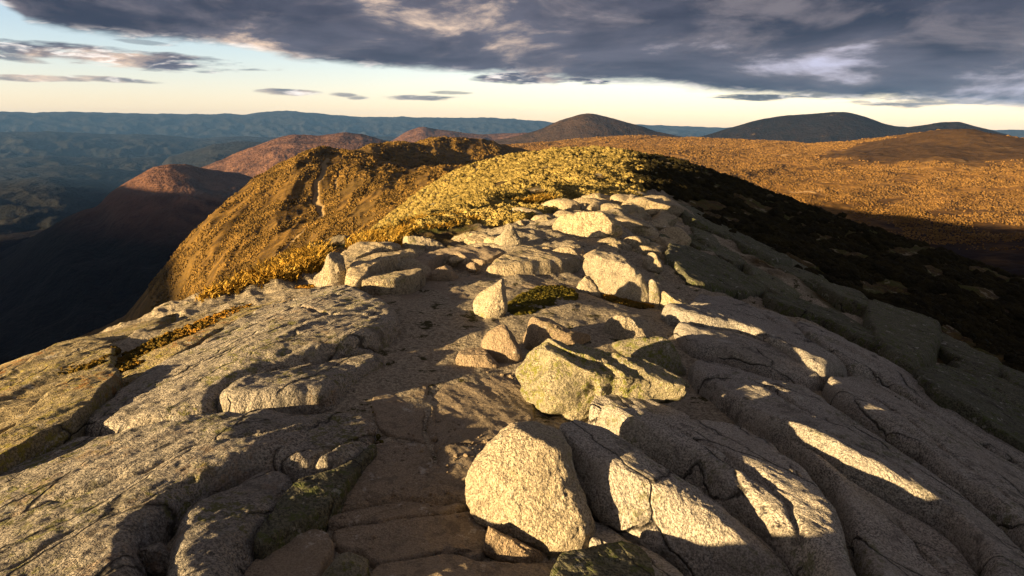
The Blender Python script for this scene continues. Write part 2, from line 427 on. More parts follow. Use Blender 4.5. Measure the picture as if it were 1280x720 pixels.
# far hills: a skyline at a distance, flanks falling to the valley
def range_hill(name, sky, D, mat, base=-520, front=.30, back=.3, n=420, nr=90, amp=.012, az_pad=.06, freq=9, kind='structure', skew=0):
    px = np.array([p[0] for p in sky]); py = np.array([p[1] for p in sky])
    a, t = azT(px, py)
    az = np.linspace(a[0] - az_pad, a[-1] + az_pad, n)
    T = np.interp(az, a, t)
    k = np.ones(9) / 9; T = np.convolve(np.pad(T, 4, 'edge'), k, 'valid')
    s = np.linspace(-1, 1, nr)
    A, S = np.meshgrid(az, s, indexing='ij')
    r = D * (1 + np.where(S < 0, S * front, S * back))
    crest = T[:, None] * D
    prof = (1 - np.abs(S) ** 1.35) ; prof = .75 * prof + .25 * np.cos(S * math.pi / 2) ** 2
    edge = sstep(A, az[0], a[0]) * (1 - sstep(A, a[-1], az[-1])) if az_pad else 1
    P = np.stack([(A * D).ravel(), r.ravel(), 0 * r.ravel()], 1)
    g = fbm(P, freq / D, 6, .55, ridged=True).reshape(A.shape)
    z = base + (crest - base) * prof * edge + (g - .9) * amp * D * (np.clip(1 - prof, 0.06, 1) ** .6)
    x, y = r * np.sin(A), r * np.cos(A)
    o = new_mesh(name, np.stack([x, y, z], -1).reshape(-1, 3), grid_faces(*x.shape)[:, ::-1], mat)
    tag(o, kind=kind)
    return o

range_hill('mountain_range', [(-700,150),(-400,144),(-200,146),(-60,141),(0,140),(50,141),(90,140),(160,142),(230,143),(270,142),(310,143),(340,139),(370,139),(410,143),(450,147),(500,146),(560,148),(620,147),(680,152),(720,158),(800,156),(850,158),(900,160),(1000,158),(1100,158),(1200,161),(1280,163),(1600,155),(2000,158)], 19000, M['blue_hill'], n=900, front=.22, amp=.006, freq=26)
range_hill('mountain_range', [(-700,172),(-200,165),(0,166),(60,165),(140,169),(190,168),(240,173),(300,171),(370,174),(440,170),(500,172),(560,178),(620,185)], 12500, M['blue_hill'], n=500, amp=.008, freq=18)
range_hill('hill', [(-600,200),(-100,196),(0,200),(60,196),(140,200),(190,198)], 8500, M['blue_hill'], n=400, front=.2, amp=.01, freq=12)
range_hill('hill', [(-700,238),(-100,232),(0,229),(50,222),(110,226),(170,240)], 5600, M['blue_hill'], n=300, amp=.008, front=.3, freq=12, az_pad=.1)
range_hill('hill', [(-700,225),(-60,214),(20,212),(90,208),(150,214),(210,222)], 6900, M['blue_hill'], n=300, amp=.008, front=.25, freq=12, az_pad=.1)
range_hill('hill', [(215,196),(240,190),(265,182),(300,178),(335,178),(370,186),(400,192)], 7600, M['blue_hill'], n=200, amp=.01, az_pad=.03)
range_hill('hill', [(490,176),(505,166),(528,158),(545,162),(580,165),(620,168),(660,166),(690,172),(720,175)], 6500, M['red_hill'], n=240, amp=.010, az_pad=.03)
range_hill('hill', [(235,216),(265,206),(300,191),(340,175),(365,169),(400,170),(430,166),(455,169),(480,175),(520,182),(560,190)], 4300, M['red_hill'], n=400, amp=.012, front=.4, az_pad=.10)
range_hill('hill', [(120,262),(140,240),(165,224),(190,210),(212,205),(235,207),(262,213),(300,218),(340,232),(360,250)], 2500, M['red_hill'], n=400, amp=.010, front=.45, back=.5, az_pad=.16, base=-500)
range_hill('mountain', [(560,190),(600,181),(640,172),(672,163),(700,151),(722,144),(737,142),(755,146),(775,151),(800,158),(820,165),(850,171),(900,180)], 4600, M['mid_forest'], n=300, amp=.008, front=.3, az_pad=.03)
range_hill('mountain', [(830,180),(880,170),(905,162),(935,153),(975,145),(1010,143),(1040,140),(1060,141),(1085,147),(1105,154),(1130,159),(1150,157),(1175,153),(1200,153),(1225,160),(1255,168),(1290,176),(1350,186)], 5600, M['shaded_mountain'], n=420, amp=.006, front=.25, az_pad=.03)

# the wide valley and, behind the camera towards the sun, an unseen ridge added to shadow it
class Valley:
    def T(self, A, L): return -520 / np.exp(L)
vaz = np.linspace(-math.pi, math.pi, 500)
def rough_v(x, y, r):
    P = np.stack([x, y, 0 * x], 1)
    return fbm(P, 1 / 900, 5) * 60
polar('valley', Valley(), 0, 0, 0, 60, 24000, 260, M['valley'], rough_v, azs=vaz)

def blocker():
    # made-up long ridge on the sunward side, crest shaped to shadow valley and spur
    n, m = 260, 90
    u = np.linspace(-3600, 3900, n); v = np.linspace(-1, 1, m)
    U, V_ = np.meshgrid(u, v, indexing='ij')
    c, s = math.cos(SUN_BACK), math.sin(SUN_BACK)
    # along = perpendicular to the sun bearing, across = along the bearing
    cx, cy = -c * 1500, -s * 1500
    al = np.array([-s, c]); ac = np.array([-c, -s])
    x = cx + al[0] * U + ac[0] * V_ * 900; y = cy + al[1] * U + ac[1] * V_ * 900
    crest = np.interp(u, [-3600, -1500, -700, 0, 450, 1000, 1700, 2500, 3300, 3900], [-500, -40, 30, 80, 155, 150, 110, 75, -20, -540])[:, None]
    z = -540 + (crest + 540) * (1 - np.abs(V_) ** 1.3)
    P = np.stack([x.ravel(), y.ravel(), 0 * x.ravel()], 1)
    z = z + fbm(P, 1 / 300, 5, ridged=True).reshape(z.shape) * 22 * (1 - .6 * (1 - np.abs(V_))) - 20
    o = new_mesh('hill', np.stack([x, y, z], -1).reshape(-1, 3), grid_faces(n, m), M['buttress'])  # added out-of-frame ridge, there for its shadow
    tag(o, kind='structure')
blocker()

# where the ridge is bare rock and where turf has taken hold
def sdf(X, poly):
    a = poly; b = np.roll(poly, -1, 0); out = np.empty(len(X))
    for k in range(0, len(X), 60000):
        p = X[k:k + 60000][:, None]; ab = b - a
        t = np.clip(((p - a) * ab).sum(-1) / np.maximum((ab ** 2).sum(-1), 1e-12), 0, 1)
        d = np.sqrt((((p - a) - t[..., None] * ab) ** 2).sum(-1)).min(1)
        cond = (a[None, :, 1] > p[..., 1]) != (b[None, :, 1] > p[..., 1])
        xi = (b[:, 0] - a[:, 0]) * (p[..., 1] - a[:, 1]) / np.where(np.abs(b[:, 1] - a[:, 1]) < 1e-12, 1e-12, b[:, 1] - a[:, 1]) + a[:, 0]
        ins = (cond & (p[..., 0] < xi)).sum(1) % 2 == 1
        out[k:k + 60000] = np.where(ins, d, -d)
    return out
_w = np.array([hit(x, y)[:2] for x, y in bare_px if y < 720 and x > -200] + [(3.5, .5), (4, -6), (-6, -6), (-6, 1.5)])
_n = len(near.data.vertices); _co = np.empty(_n * 3, np.float32); near.data.vertices.foreach_get('co', _co); _co = _co.reshape(-1, 3)
_near = np.hypot(_co[:, 0], _co[:, 1]) < 45
_b = np.zeros(_n, np.float32)
_rr = np.hypot(_co[_near, 0], _co[_near, 1])
_b[_near] = np.clip(.5 + sdf(_co[_near, :2].astype(float), _w) / (.06 * _rr) + .9 * noise(np.column_stack([_co[_near, :2], 0 * _rr]), 1.2), 0, 1)
_at = near.data.attributes.new('bare', 'FLOAT', 'POINT'); _at.data.foreach_set('value', _b)

# ------------------------------------------------------------------ scrub cover
def template(sub, seed, flat=.75, amp=.25):
    bm = bmesh.new(); bmesh.ops.create_icosphere(bm, subdivisions=sub, radius=1)
    V = np.array([v.co[:] for v in bm.verts]); Fc = np.array([[v.index for v in f.verts] for f in bm.faces]); bm.free()
    n = noise(V, 1.7, seed * 7.1) + .5 * noise(V, 4.0, seed * 3.3)
    V = V * (1 + amp * n)[:, None]; V[:, 2] *= flat
    return V, Fc

def scatter(name, mat, pts, sizes, sub=1, flat=.8, amp=.45, stretch=1.0, ang=None):
    T = [template(sub, k, flat, amp) for k in range(8)]
    n = len(pts); kk = rng.integers(0, 8, n); th = rng.uniform(0, 6.28, n) if ang is None else ang + rng.normal(0, .15, n)
    Vs, Fs, off = [], [], 0
    for k in range(8):
        idx = np.where(kk == k)[0]
        if not len(idx): continue
        V, Fc = T[k]
        c, s = np.cos(th[idx])[:, None], np.sin(th[idx])[:, None]
        X = V[None, :, 0] * stretch; Y = V[None, :, 1]
        W = np.stack([X * c - Y * s, X * s + Y * c, np.broadcast_to(V[None, :, 2], (len(idx), len(V)))], -1) * sizes[idx][:, None, None]
        W = W + pts[idx][:, None, :]
        Vs.append(W.reshape(-1, 3))
        Fs.append((Fc[None] + (np.arange(len(idx)) * len(V))[:, None, None] + off).reshape(-1, 3)); off += len(idx) * len(V)
    o = new_mesh(name, np.concatenate(Vs), np.concatenate(Fs), mat)
    tag(o, kind='stuff'); return o

def on_surf(surf, az, r, rough):
    z = r * surf.T(az, np.log(r)); x, y = r * np.sin(az), r * np.cos(az)
    return np.stack([x, y, z + rough(x, y, r)], 1)

# golden dwarf spruce over the hump of the ridge
n = 120000
az = rng.uniform(-.42, .34, n); r = np.exp(rng.uniform(math.log(18), math.log(170), n))
pt = on_surf(G, az, r, rough_near)
a0, t0 = azT(np.array([380, 480, 560, 620, 700, 760, 820, 840, 900]), np.array([400, 318, 300, 284, 262, 256, 250, 235, 225]))
lim = np.interp(az, a0, t0); tt = pt[:, 2] / r
P0 = np.stack([pt[:, 0], pt[:, 1], 0 * r], 1)
stripes = noise(np.stack([pt[:, 0], pt[:, 1] * .18, 0 * r], 1), .55)
keep = (stripes > -.42 + .25 * rng.random(n)) & ((tt > lim) | (r > 60))
side = G.T(az + .03, np.log(r)) - G.T(az, np.log(r))
lit = keep & (az < .19)
sz = rng.uniform(.12, .33, n) * np.clip(r / 60, .55, 1.5)
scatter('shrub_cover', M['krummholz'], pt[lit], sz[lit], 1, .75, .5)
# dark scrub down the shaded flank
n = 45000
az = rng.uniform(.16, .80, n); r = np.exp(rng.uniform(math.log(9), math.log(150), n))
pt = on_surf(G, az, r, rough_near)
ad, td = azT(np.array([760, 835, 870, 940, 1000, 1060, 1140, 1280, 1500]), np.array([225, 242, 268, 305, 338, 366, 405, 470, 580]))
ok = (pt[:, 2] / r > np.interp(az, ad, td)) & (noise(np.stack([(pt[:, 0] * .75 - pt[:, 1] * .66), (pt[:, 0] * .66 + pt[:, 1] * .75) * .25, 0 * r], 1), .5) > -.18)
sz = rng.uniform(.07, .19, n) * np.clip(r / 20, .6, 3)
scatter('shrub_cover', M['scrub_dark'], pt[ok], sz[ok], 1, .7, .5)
# dwarf forest on the buttress and the plateau
n = 110000
az = rng.uniform(-.50, .10, n); r = np.exp(rng.uniform(math.log(180), math.log(900), n))
pt = on_surf(B, az, r, rough_b)
P2 = np.stack([pt[:, 0], pt[:, 1] * .2, 0 * r], 1)
ok = (scar_b(pt[:, 0], pt[:, 1]) < .35) & (noise(P2, 1 / 12) > -.05 + .3 * (rng.random(n) - .5))
scatter('shrub_cover', M['scrub_b'], pt[ok], (rng.uniform(.45, 1.15, n) * np.clip(r / 500, .5, 1.4))[ok], 1, .95, .5)
n = 110000
az = rng.uniform(.0, .70, n); r = np.exp(rng.uniform(math.log(750), math.log(2500), n))
pt = on_surf(Pl, az, r, rough_p)
ok = (noise(np.stack([pt[:, 0], pt[:, 1], 0 * r], 1), 1 / 60) > -.15 + .4 * (rng.random(n) - .5)) & (np.hypot(pt[:, 0] - 850, pt[:, 1] - 1370) + 60 * noise(np.stack([pt[:, 0], pt[:, 1], 0 * r], 1), 1 / 50) > 215)
scatter('shrub_cover', M['scrub_p'], pt[ok], (rng.uniform(.8, 1.9, n) * np.clip(r / 1200, .6, 1.5))[ok], 1, .95, .5)

# ------------------------------------------------------------------ polygons
def chaikin(P, it=2):
    for _ in range(it):
        Q = np.roll(P, -1, 0)
        P = np.stack([P * .78 + Q * .22, P * .22 + Q * .78], 1).reshape(-1, P.shape[1])
    return P

CRACKS = [[(100,620),(180,592),(260,560),(350,545),(420,520)], [(0,655),(60,625),(140,610)], [(230,470),(300,440),(360,420),(440,400)], [(260,430),(340,405),(420,380)],
    [(20,719),(100,670),(180,640),(240,610)], [(350,610),(400,570),(450,545)], [(945,535),(1020,560),(1100,590),(1180,640)], [(900,480),(960,500),(1020,540)],
    [(1060,500),(1130,545),(1230,620),(1290,665)], [(1050,470),(1120,510),(1200,560),(1280,600)], [(880,390),(940,405),(990,440)], [(770,560),(840,600),(900,640)],
    [(830,560),(900,590),(960,640)], [(1120,650),(1180,719)], [(360,390),(420,410),(470,405)], [(540,470),(530,520),(545,560)], [(420,620),(500,600),(590,610)], [(900,600),(980,660),(1010,719)]]
CRACKW = [np.array([hit(x, y, .15)[:2] for x, y in c]) for c in CRACKS]

def slab_mesh(poly_px, h, R, seed, tilt=(0, 0), res=None, bury=.12, amp=1.0, groove=(.55, .0), power=2.5, facets=0.0, lift=.05, expand=.026):
    pp = chaikin(np.array(poly_px, float), 2)
    W = np.array([hit(x, y, h * .6) for x, y in pp])
    cen = np.median(W, 0); dist = np.hypot(cen[0], cen[1])
    res = res or max(.010, .0026 * dist * (1 if dist < 12 else .9))
    mg_ = .10 * max(dist / 5, 1) + R * .3
    lo, hi = W[:, :2].min(0) - mg_, W[:, :2].max(0) + mg_
    size = hi - lo
    while size[0] * size[1] / res ** 2 > 420000: res *= 1.15
    gx = np.arange(lo[0], hi[0] + res, res); gy = np.arange(lo[1], hi[1] + res, res)
    X, Y = np.meshgrid(gx, gy, indexing='ij')
    XY = np.stack([X.ravel(), Y.ravel()], 1)
    XYZ0 = np.stack([XY[:, 0], XY[:, 1], np.full(len(XY), seed * 3.7)], 1)
    sc_ = max(dist / 5, .8)
    s = sdf(XY, W[:, :2]) + expand * sc_ + noise(XYZ0, 4 / sc_) * .028 * sc_ + noise(XYZ0, 13 / sc_) * .010 * sc_
    t = np.clip(s / R, 0, 1)
    prof = (1 - (1 - t) ** power) ** (1 / power)
    rs = np.random.default_rng(900 + seed); dm = None
    for _ in range(7):
        g = rs.normal(0, .085, 2); c0 = cen[:2] + rs.uniform(-.45, .45, 2) * size; pl_ = rs.uniform(0, .10) + (XY - c0) @ g
        dm = pl_ if dm is None else np.minimum(dm, pl_) - .012 * np.exp(-np.abs(dm - pl_) / .02)
    dm = dm - np.percentile(dm, 50); dm = np.clip(dm, -.35 * h, .5 * h)
    prof = np.where(s < 0, s / (R * .25), prof)
    gz_ = G.z(XY[:, 0], XY[:, 1])
    ca, sa = math.cos(groove[0]), math.sin(groove[0])
    U = np.stack([(XY[:, 0] * ca + XY[:, 1] * sa) * 1.0, (-XY[:, 0] * sa + XY[:, 1] * ca) * .22, np.full(len(XY), seed * 1.3)], 1)
    top = h * (1 + .15 * noise(XYZ0, 1.1 / sc_)) + dm * amp + (XY[:, 0] - cen[0]) * tilt[0] + (XY[:, 1] - cen[1]) * tilt[1]
    lay = fbm(U, 2.2 / sc_, 4, .55, ridged=True)
    top = top + lift * sc_
    top = top + amp * sc_ * ((lay - .7) * .020 + fbm(XYZ0, 7 / sc_, 4, .6) * .008)
    if facets:
        q = (XY[:, 0] * ca + XY[:, 1] * sa) * (2.3 / sc_) + noise(XYZ0, .9 / sc_) * .8
        saw = q - np.floor(q)
        top = top + facets * sc_ * (sstep(saw, 0, .85) - sstep(saw, .88, 1.0)) * .5
    for cw in CRACKW:
        if cw[:, 0].max() < lo[0] or cw[:, 0].min() > hi[0] or cw[:, 1].max() < lo[1] or cw[:, 1].min() > hi[1]: continue
        a_, b_ = cw[:-1], cw[1:]; dd = np.full(len(XY), 9.0); wob = XY + .03 * np.stack([noise(XYZ0, 6), noise(XYZ0, 6, 9.1)], 1)
        for p_, q_ in zip(a_, b_):
            v_ = q_ - p_; tt_ = np.clip(((wob - p_) @ v_) / (v_ @ v_), 0, 1); dd = np.minimum(dd, np.linalg.norm(wob - p_ - tt_[:, None] * v_, axis=1))
        side_ = ((wob - a_[0]) @ np.array([-(b_[-1] - a_[0])[1], (b_[-1] - a_[0])[0]])) > 0
        top = top - .055 * np.exp(-(dd / .022) ** 2) - np.where(side_, .022, 0) * np.exp(-(dd / .10) ** 1.5)
    z = gz_ - bury + (top + bury) * prof
    ok = (s > -R * .25 - res * 1.5).reshape(X.shape)
    cell = ok[:-1, :-1] & ok[1:, :-1] & ok[1:, 1:] & ok[:-1, 1:]
    Fc = grid_faces(*X.shape).reshape(X.shape[0] - 1, X.shape[1] - 1, 4)[cell]
    if len(Fc) == 0: return None
    used = np.unique(Fc); rem = -np.ones(X.size, np.int64); rem[used] = np.arange(len(used))
    V = np.stack([XY[:, 0], XY[:, 1], z], 1)[used]
    return V, rem[Fc], cen

def slab(poly, h, mat, label, R=None, seed=None, dy=0, name='rock_slab', cat='rock slab', **kw):
    slab.k += 1; seed = seed or slab.k
    poly = [(x, y + dy) for x, y in poly]
    P = np.array(poly, float)
    R = (R or max(h * .9, .05)) * .34
    res = slab_mesh(poly, h, R, seed, **kw)
    if res is None: print('EMPTY SLAB', label); return
    V, Fc, cen = res
    o = new_mesh(name, V, Fc, M[mat] if isinstance(mat, str) else mat)
    origin_to(o, (cen[0], cen[1], float(G.z(np.array([cen[0]]), np.array([cen[1]]))[0])))
    return tag(o, label, cat)
slab.k = 0

ICO = {}
def ico(sub):
    if sub not in ICO:
        bm = bmesh.new(); bmesh.ops.create_icosphere(bm, subdivisions=sub, radius=1)
        ICO[sub] = (np.array([v.co[:] for v in bm.verts]), np.array([[v.index for v in f.verts] for f in bm.faces])); bm.free()
    return ICO[sub]

def boulder(outline, mat, label, depth=.8, cuts=(), sub=6, seed=None, push=.55, amp=1.0, fill=.62, name='boulder', cat='boulder', contact=None, nfac=8, ledge=0.0, ledge_dir=(.3, .2, .93), grow=1.07):
    boulder.k += 1; seed = seed or boulder.k
    r_ = np.random.default_rng(100 + seed)
    P = chaikin(np.array(outline, float), 2); c = (P.min(0) + P.max(0)) / 2 * .5 + P.mean(0) * .5
    low = contact or P[np.argmax(P[:, 1])]
    h0 = hit(low[0], low[1], 0.0); r0 = np.linalg.norm(h0)
    half = (P[:, 0].max() - P[:, 0].min()) / 2 / F * r0
    wd = half * depth
    dc = ray(*c); dcn = dc / np.linalg.norm(dc)
    R = r0 + wd * push
    Cn = dcn * R
    w = -dcn; u = np.cross([0, 0, 1.0], w); u /= np.linalg.norm(u); v = np.cross(w, u)
    d = ray(P[:, 0], P[:, 1]); d = d * (R / (d @ dcn))[:, None]
    q = np.stack([(d - Cn) @ u, (d - Cn) @ v], 1)
    th = np.arctan2(q[:, 1], q[:, 0]); rad = np.hypot(q[:, 0], q[:, 1]) * grow
    o_ = np.argsort(th); th, rad = th[o_], rad[o_]
    th = np.concatenate([th - 2 * math.pi, th, th + 2 * math.pi]); rad = np.tile(rad, 3)
    V, Fc = ico(sub); V = V.copy()
    rho = np.hypot(V[:, 0], V[:, 1]); ang = np.arctan2(V[:, 1], V[:, 0])
    rr = np.interp(ang, th, rad)
    rmean = rad.mean()
    rr = rmean * .0 + rr
    rho2 = np.clip(rho, 0, 1) ** fill
    cc = np.sign(V[:, 2]) * np.abs(V[:, 2]) ** .8
    X = (rho2 * rr * np.cos(ang))[:, None] * u + (rho2 * rr * np.sin(ang))[:, None] * v + (cc * wd)[:, None] * w
    planes = [(np.array(n_, float), f_) for n_, f_ in cuts]
    for _ in range(nfac):
        n_ = r_.normal(size=3); n_[2] = abs(n_[2]) * .8; planes.append((n_, r_.uniform(.66, .9)))
    sized = (half + wd) / 2
    for n_, f_ in planes:
        n_ = n_ / np.linalg.norm(n_)
        s = X @ n_; lim = f_ * np.percentile(s, 99.5)
        over = s - lim; soft = .03 * sized
        ov = np.where(over > soft, over - soft / 2, np.where(over > -soft, (over + soft) ** 2 / (4 * soft) * .9, 0))
        X = X - (ov * .95)[:, None] * n_
    rad_n = X / (np.linalg.norm(X, axis=1)[:, None] + 1e-9)
    Q = X / sized
    disp = fbm(Q, 1.1, 3, off=seed * 5.3) * .06 + (fbm(Q, 2.3, 3, off=seed * 1.3, ridged=True) - .8) * .03 + fbm(Q, 5, 5, .6, off=seed * 2.1) * .022
    if ledge:
        ld = np.array(ledge_dir, float); ld /= np.linalg.norm(ld)
        t = Q @ ld * 2.7 + noise(Q, 1.3, seed) * .55 + .3
        saw = t - np.floor(t)
        disp = disp - ledge * (sstep(saw, 0, .8) - sstep(saw, .8, 1)) * .10
    X = X + rad_n * (disp * amp * sized)[:, None]
    W = X + Cn
    o = new_mesh(name, W, Fc, M[mat] if isinstance(mat, str) else mat)
    origin_to(o, (Cn[0], Cn[1], W[:, 2].min() + .3 * (W[:, 2].max() - W[:, 2].min())))
    return tag(o, label, cat)
boulder.k = 0

# ---- worn trail in the trough
trail = []
for k, (poly, h) in enumerate([
    ([(425,368),(470,366),(500,360),(560,352),(605,346),(640,340),(690,338),(722,338),(728,350),(735,372),(700,380),(640,392),(612,412),(590,440),(560,452),(520,448),(482,440),(505,412),(480,388)], .03),
    ([(478,462),(500,452),(560,458),(600,468),(640,466),(652,490),(668,512),(660,530),(625,548),(600,557),(540,554),(478,546),(468,508)], .035),
    ([(476,553),(540,559),(598,561),(590,600),(592,632),(560,643),(480,652),(408,660),(395,640),(430,600),(452,575)], .04),
    ([(412,664),(480,657),(560,648),(600,640),(606,670),(600,700),(560,690),(520,700),(470,708),(452,690),(425,690)], .045),
    ([(300,722),(330,695),(360,675),(402,664),(418,692),(398,716),(395,760),(290,760)], .07),
    ([(460,715),(520,706),(560,697),(604,706),(640,704),(690,712),(690,760),(460,760)], .05)]):
    q = slab_mesh(poly, h * .6, .025, 50 + k, bury=.06, amp=.6, power=2.0, lift=.012, expand=.024, res=.012 if k else .02)
    trail.append(q)
Vs, Fs, off = [], [], 0
for V, Fc, _ in trail:
    Vs.append(V); Fs.append(Fc + off); off += len(V)
tag(new_mesh('path', np.concatenate(Vs), np.concatenate(Fs), M['path']), kind='structure')

GL = (-.42, 0)
# ---- left side slabs
slab([(-60,478),(0,453),(50,431),(115,406),(165,388),(225,381),(216,394),(180,408),(145,420),(110,420),(72,432),(45,450),(20,466),(-20,486),(-60,500)], .07, 'edge_slab', 'outermost thin golden slab forming the left brink above the dark valley', R=.12, dy=14, lift=.01, groove=GL, expand=.040)
slab([(-10,484),(25,462),(47,448),(75,431),(110,420),(142,426),(146,445),(126,466),(104,480),(52,490),(14,506),(-20,512)], .16, 'edge_slab', 'sunlit hump of rock above orange moss near the left brink', R=.24, dy=10, lift=.02, groove=GL, expand=.04, name='boulder', cat='boulder')
slab([(150,448),(165,431),(190,415),(220,396),(258,383),(318,368),(392,360),(400,364),(360,374),(322,384),(284,406),(242,428),(200,452),(152,470),(138,466)], .09, 'edge_slab', 'long narrow slab with orange moss along its foot running up the left brink', R=.16, dy=12, lift=.01, groove=GL, expand=.040)
slab([(-60,540),(-20,515),(14,506),(52,492),(96,483),(76,504),(32,534),(0,546),(-40,562)], .16, 'edge_slab', 'low golden wedge slab at the left frame edge under the mossy hump', R=.12, dy=6, lift=.02, groove=GL, expand=.040)
slab([(-40,610),(0,581),(30,541),(76,506),(102,483),(143,477),(147,487),(121,516),(86,546),(44,566),(0,590)], .20, 'edge_slab', 'slab with a dark steep right side beside the big dome at left', R=.14, groove=GL, expand=.040)
slab([(100,541),(145,501),(185,466),(240,443),(280,416),(325,391),(360,374),(425,367),(478,388),(503,411),(472,438),(425,450),(350,472),(295,489),(272,506),(268,521),(220,531),(165,541)], .14, 'left_slab', 'broad domed slab with green lichen left of the trail top', R=.50, groove=GL, expand=.040)
slab([(274,512),(295,494),(350,476),(425,454),(478,446),(474,462),(434,480),(416,505),(350,514),(282,521)], .12, 'left_slab', 'small raised step slab with a rounded left nose on the lichened dome', R=.50, groove=GL, expand=.040)
slab([(-90,650),(0,592),(75,556),(102,545),(165,544),(280,525),(350,519),(464,514),(472,535),(450,570),(416,594),(362,587),(322,588),(252,620),(178,680),(172,722),(160,780),(-90,800)], .14, 'left_slab', 'largest lichen-speckled slab filling the lower left corner', R=.50, lift=.02, groove=GL, expand=.040)
slab([(222,662),(252,630),(282,617),(328,590),(362,592),(372,610),(352,640),(322,680),(292,722),(280,780),(205,780),(212,700)], .13, 'left_slab', 'mossy slab tongue reaching the bottom edge beside the largest left slab', R=.50, groove=GL, expand=.040)
slab([(372,615),(418,600),(452,578),(470,560),(448,590),(420,630),(395,660),(350,680),(322,700),(330,676)], .09, 'flank_slab', 'dark mossy sliver of rock sunk between left slabs and trail', R=.08, groove=GL, expand=.040)
boulder([(172,688),(182,678),(202,676),(218,688),(216,712),(200,722),(180,714)], 'left_slab', 'small squarish knob of lichened rock at the foot of the left slabs', sub=5, depth=.9)

# ---- right side slabs
GR = (.55, 0)
slab([(829,400),(858,390),(872,374),(920,380),(960,400),(990,413),(1000,440),(1050,468),(1056,482),(1020,487),(985,462),(930,433),(880,425),(838,414)], .20, 'right_slab', 'grey slab running down right from the small white wedge stone', R=.36, groove=GR)
slab([(838,418),(880,428),(912,431),(960,446),(1010,466),(1030,486),(1008,491),(960,475),(900,455),(862,446)], .18, 'right_slab', 'slender lens-shaped grey slab under the uppermost right slab', R=.36, groove=GR)
slab([(862,455),(902,458),(950,479),(1008,494),(1055,531),(1120,576),(1180,616),(1230,652),(1265,686),(1290,712),(1330,780),(1240,780),(1232,718),(1190,668),(1130,638),(1070,613),(1020,578),(940,532),(898,498),(866,474)], .22, 'right_slab', 'very long smooth grey slab sweeping from the boulders to the lower right corner', R=.36, groove=GR)
slab([(914,518),(942,540),(1020,586),(1070,620),(1130,645),(1188,676),(1228,724),(1240,790),(1100,790),(1082,715),(1064,668),(1038,618),(992,572),(955,548)], .16, 'right_slab', 'low grey slab below the very long slab, broadening towards the bottom edge', R=.36, groove=GR)
slab([(1022,489),(1060,486),(1092,488),(1140,516),(1215,561),(1280,596),(1360,640),(1360,760),(1285,700),(1232,645),(1172,600),(1110,557),(1058,524)], .20, 'right_slab', 'pale grey slab second from the shaded brink on the right', R=.36, groove=GR)
slab([(984,416),(1020,426),(1070,451),(1140,490),(1215,527),(1280,556),(1370,600),(1370,635),(1280,590),(1212,556),(1140,511),(1092,484),(1058,478),(1010,444)], .22, 'right_slab', 'bright rough slab along the shaded brink on the right', R=.36, groove=GR)
slab([(740,531),(794,540),(865,538),(902,537),(936,546),(970,570),(1009,606),(1036,648),(1058,695),(1085,780),(1050,780),(1020,722),(975,684),(912,640),(858,594),(800,566),(766,550)], .26, 'right_slab', 'leaf-shaped grey slab with an arched far edge right of the split boulder', R=.36, groove=GR, tilt=(-.04, 0))
boulder([(700,529),(720,526),(745,531),(775,546),(815,578),(870,612),(930,660),(990,704),(1050,770),(960,800),(880,770),(835,712),(794,690),(754,660),(731,634),(712,594),(703,560)], 'right_slab', 'long grey half of the split boulder tapering towards the bottom edge', depth=.42, sub=7, push=.8, nfac=0, seed=44, fill=.60, amp=.7, grow=1.0, contact=(840,716), cuts=[((.15,-.15,1.0), .80)])
slab([(736,524),(748,510),(764,507),(796,514),(850,530),(860,537),(812,540),(792,530)], .18, 'right_slab', 'small grey slab tucked in the shadow under the ledged boulder', R=.10, groove=GR)
slab([(728,656),(760,664),(795,692),(836,712),(890,780),(820,780),(800,716),(760,694),(735,690)], .07, 'right_slab', 'dark strip of rock below the split boulder at the bottom edge', R=.10, groove=GR)
slab([(690,712),(728,706),(772,700),(792,704),(816,722),(820,790),(680,790)], .09, 'flank_slab', 'brown flat rock at the bottom edge just right of the trail', R=.08, groove=GR)
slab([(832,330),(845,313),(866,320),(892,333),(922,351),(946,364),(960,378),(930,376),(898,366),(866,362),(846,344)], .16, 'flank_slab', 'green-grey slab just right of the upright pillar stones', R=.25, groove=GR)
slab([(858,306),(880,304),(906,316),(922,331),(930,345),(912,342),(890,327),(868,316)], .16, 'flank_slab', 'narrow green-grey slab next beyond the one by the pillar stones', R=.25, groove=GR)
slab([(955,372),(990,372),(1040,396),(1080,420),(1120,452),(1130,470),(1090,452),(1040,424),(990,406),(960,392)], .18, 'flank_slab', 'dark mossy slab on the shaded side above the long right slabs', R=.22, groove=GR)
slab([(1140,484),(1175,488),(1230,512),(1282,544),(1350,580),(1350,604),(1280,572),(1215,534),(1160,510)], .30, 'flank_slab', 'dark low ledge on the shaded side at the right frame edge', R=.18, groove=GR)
slab([(1077,408),(1086,390),(1104,379),(1132,388),(1158,408),(1172,428),(1162,460),(1142,476),(1118,466),(1098,446)], .30, 'flank_slab', 'tall green lichened block standing on the shaded right flank', R=.5, groove=GR)

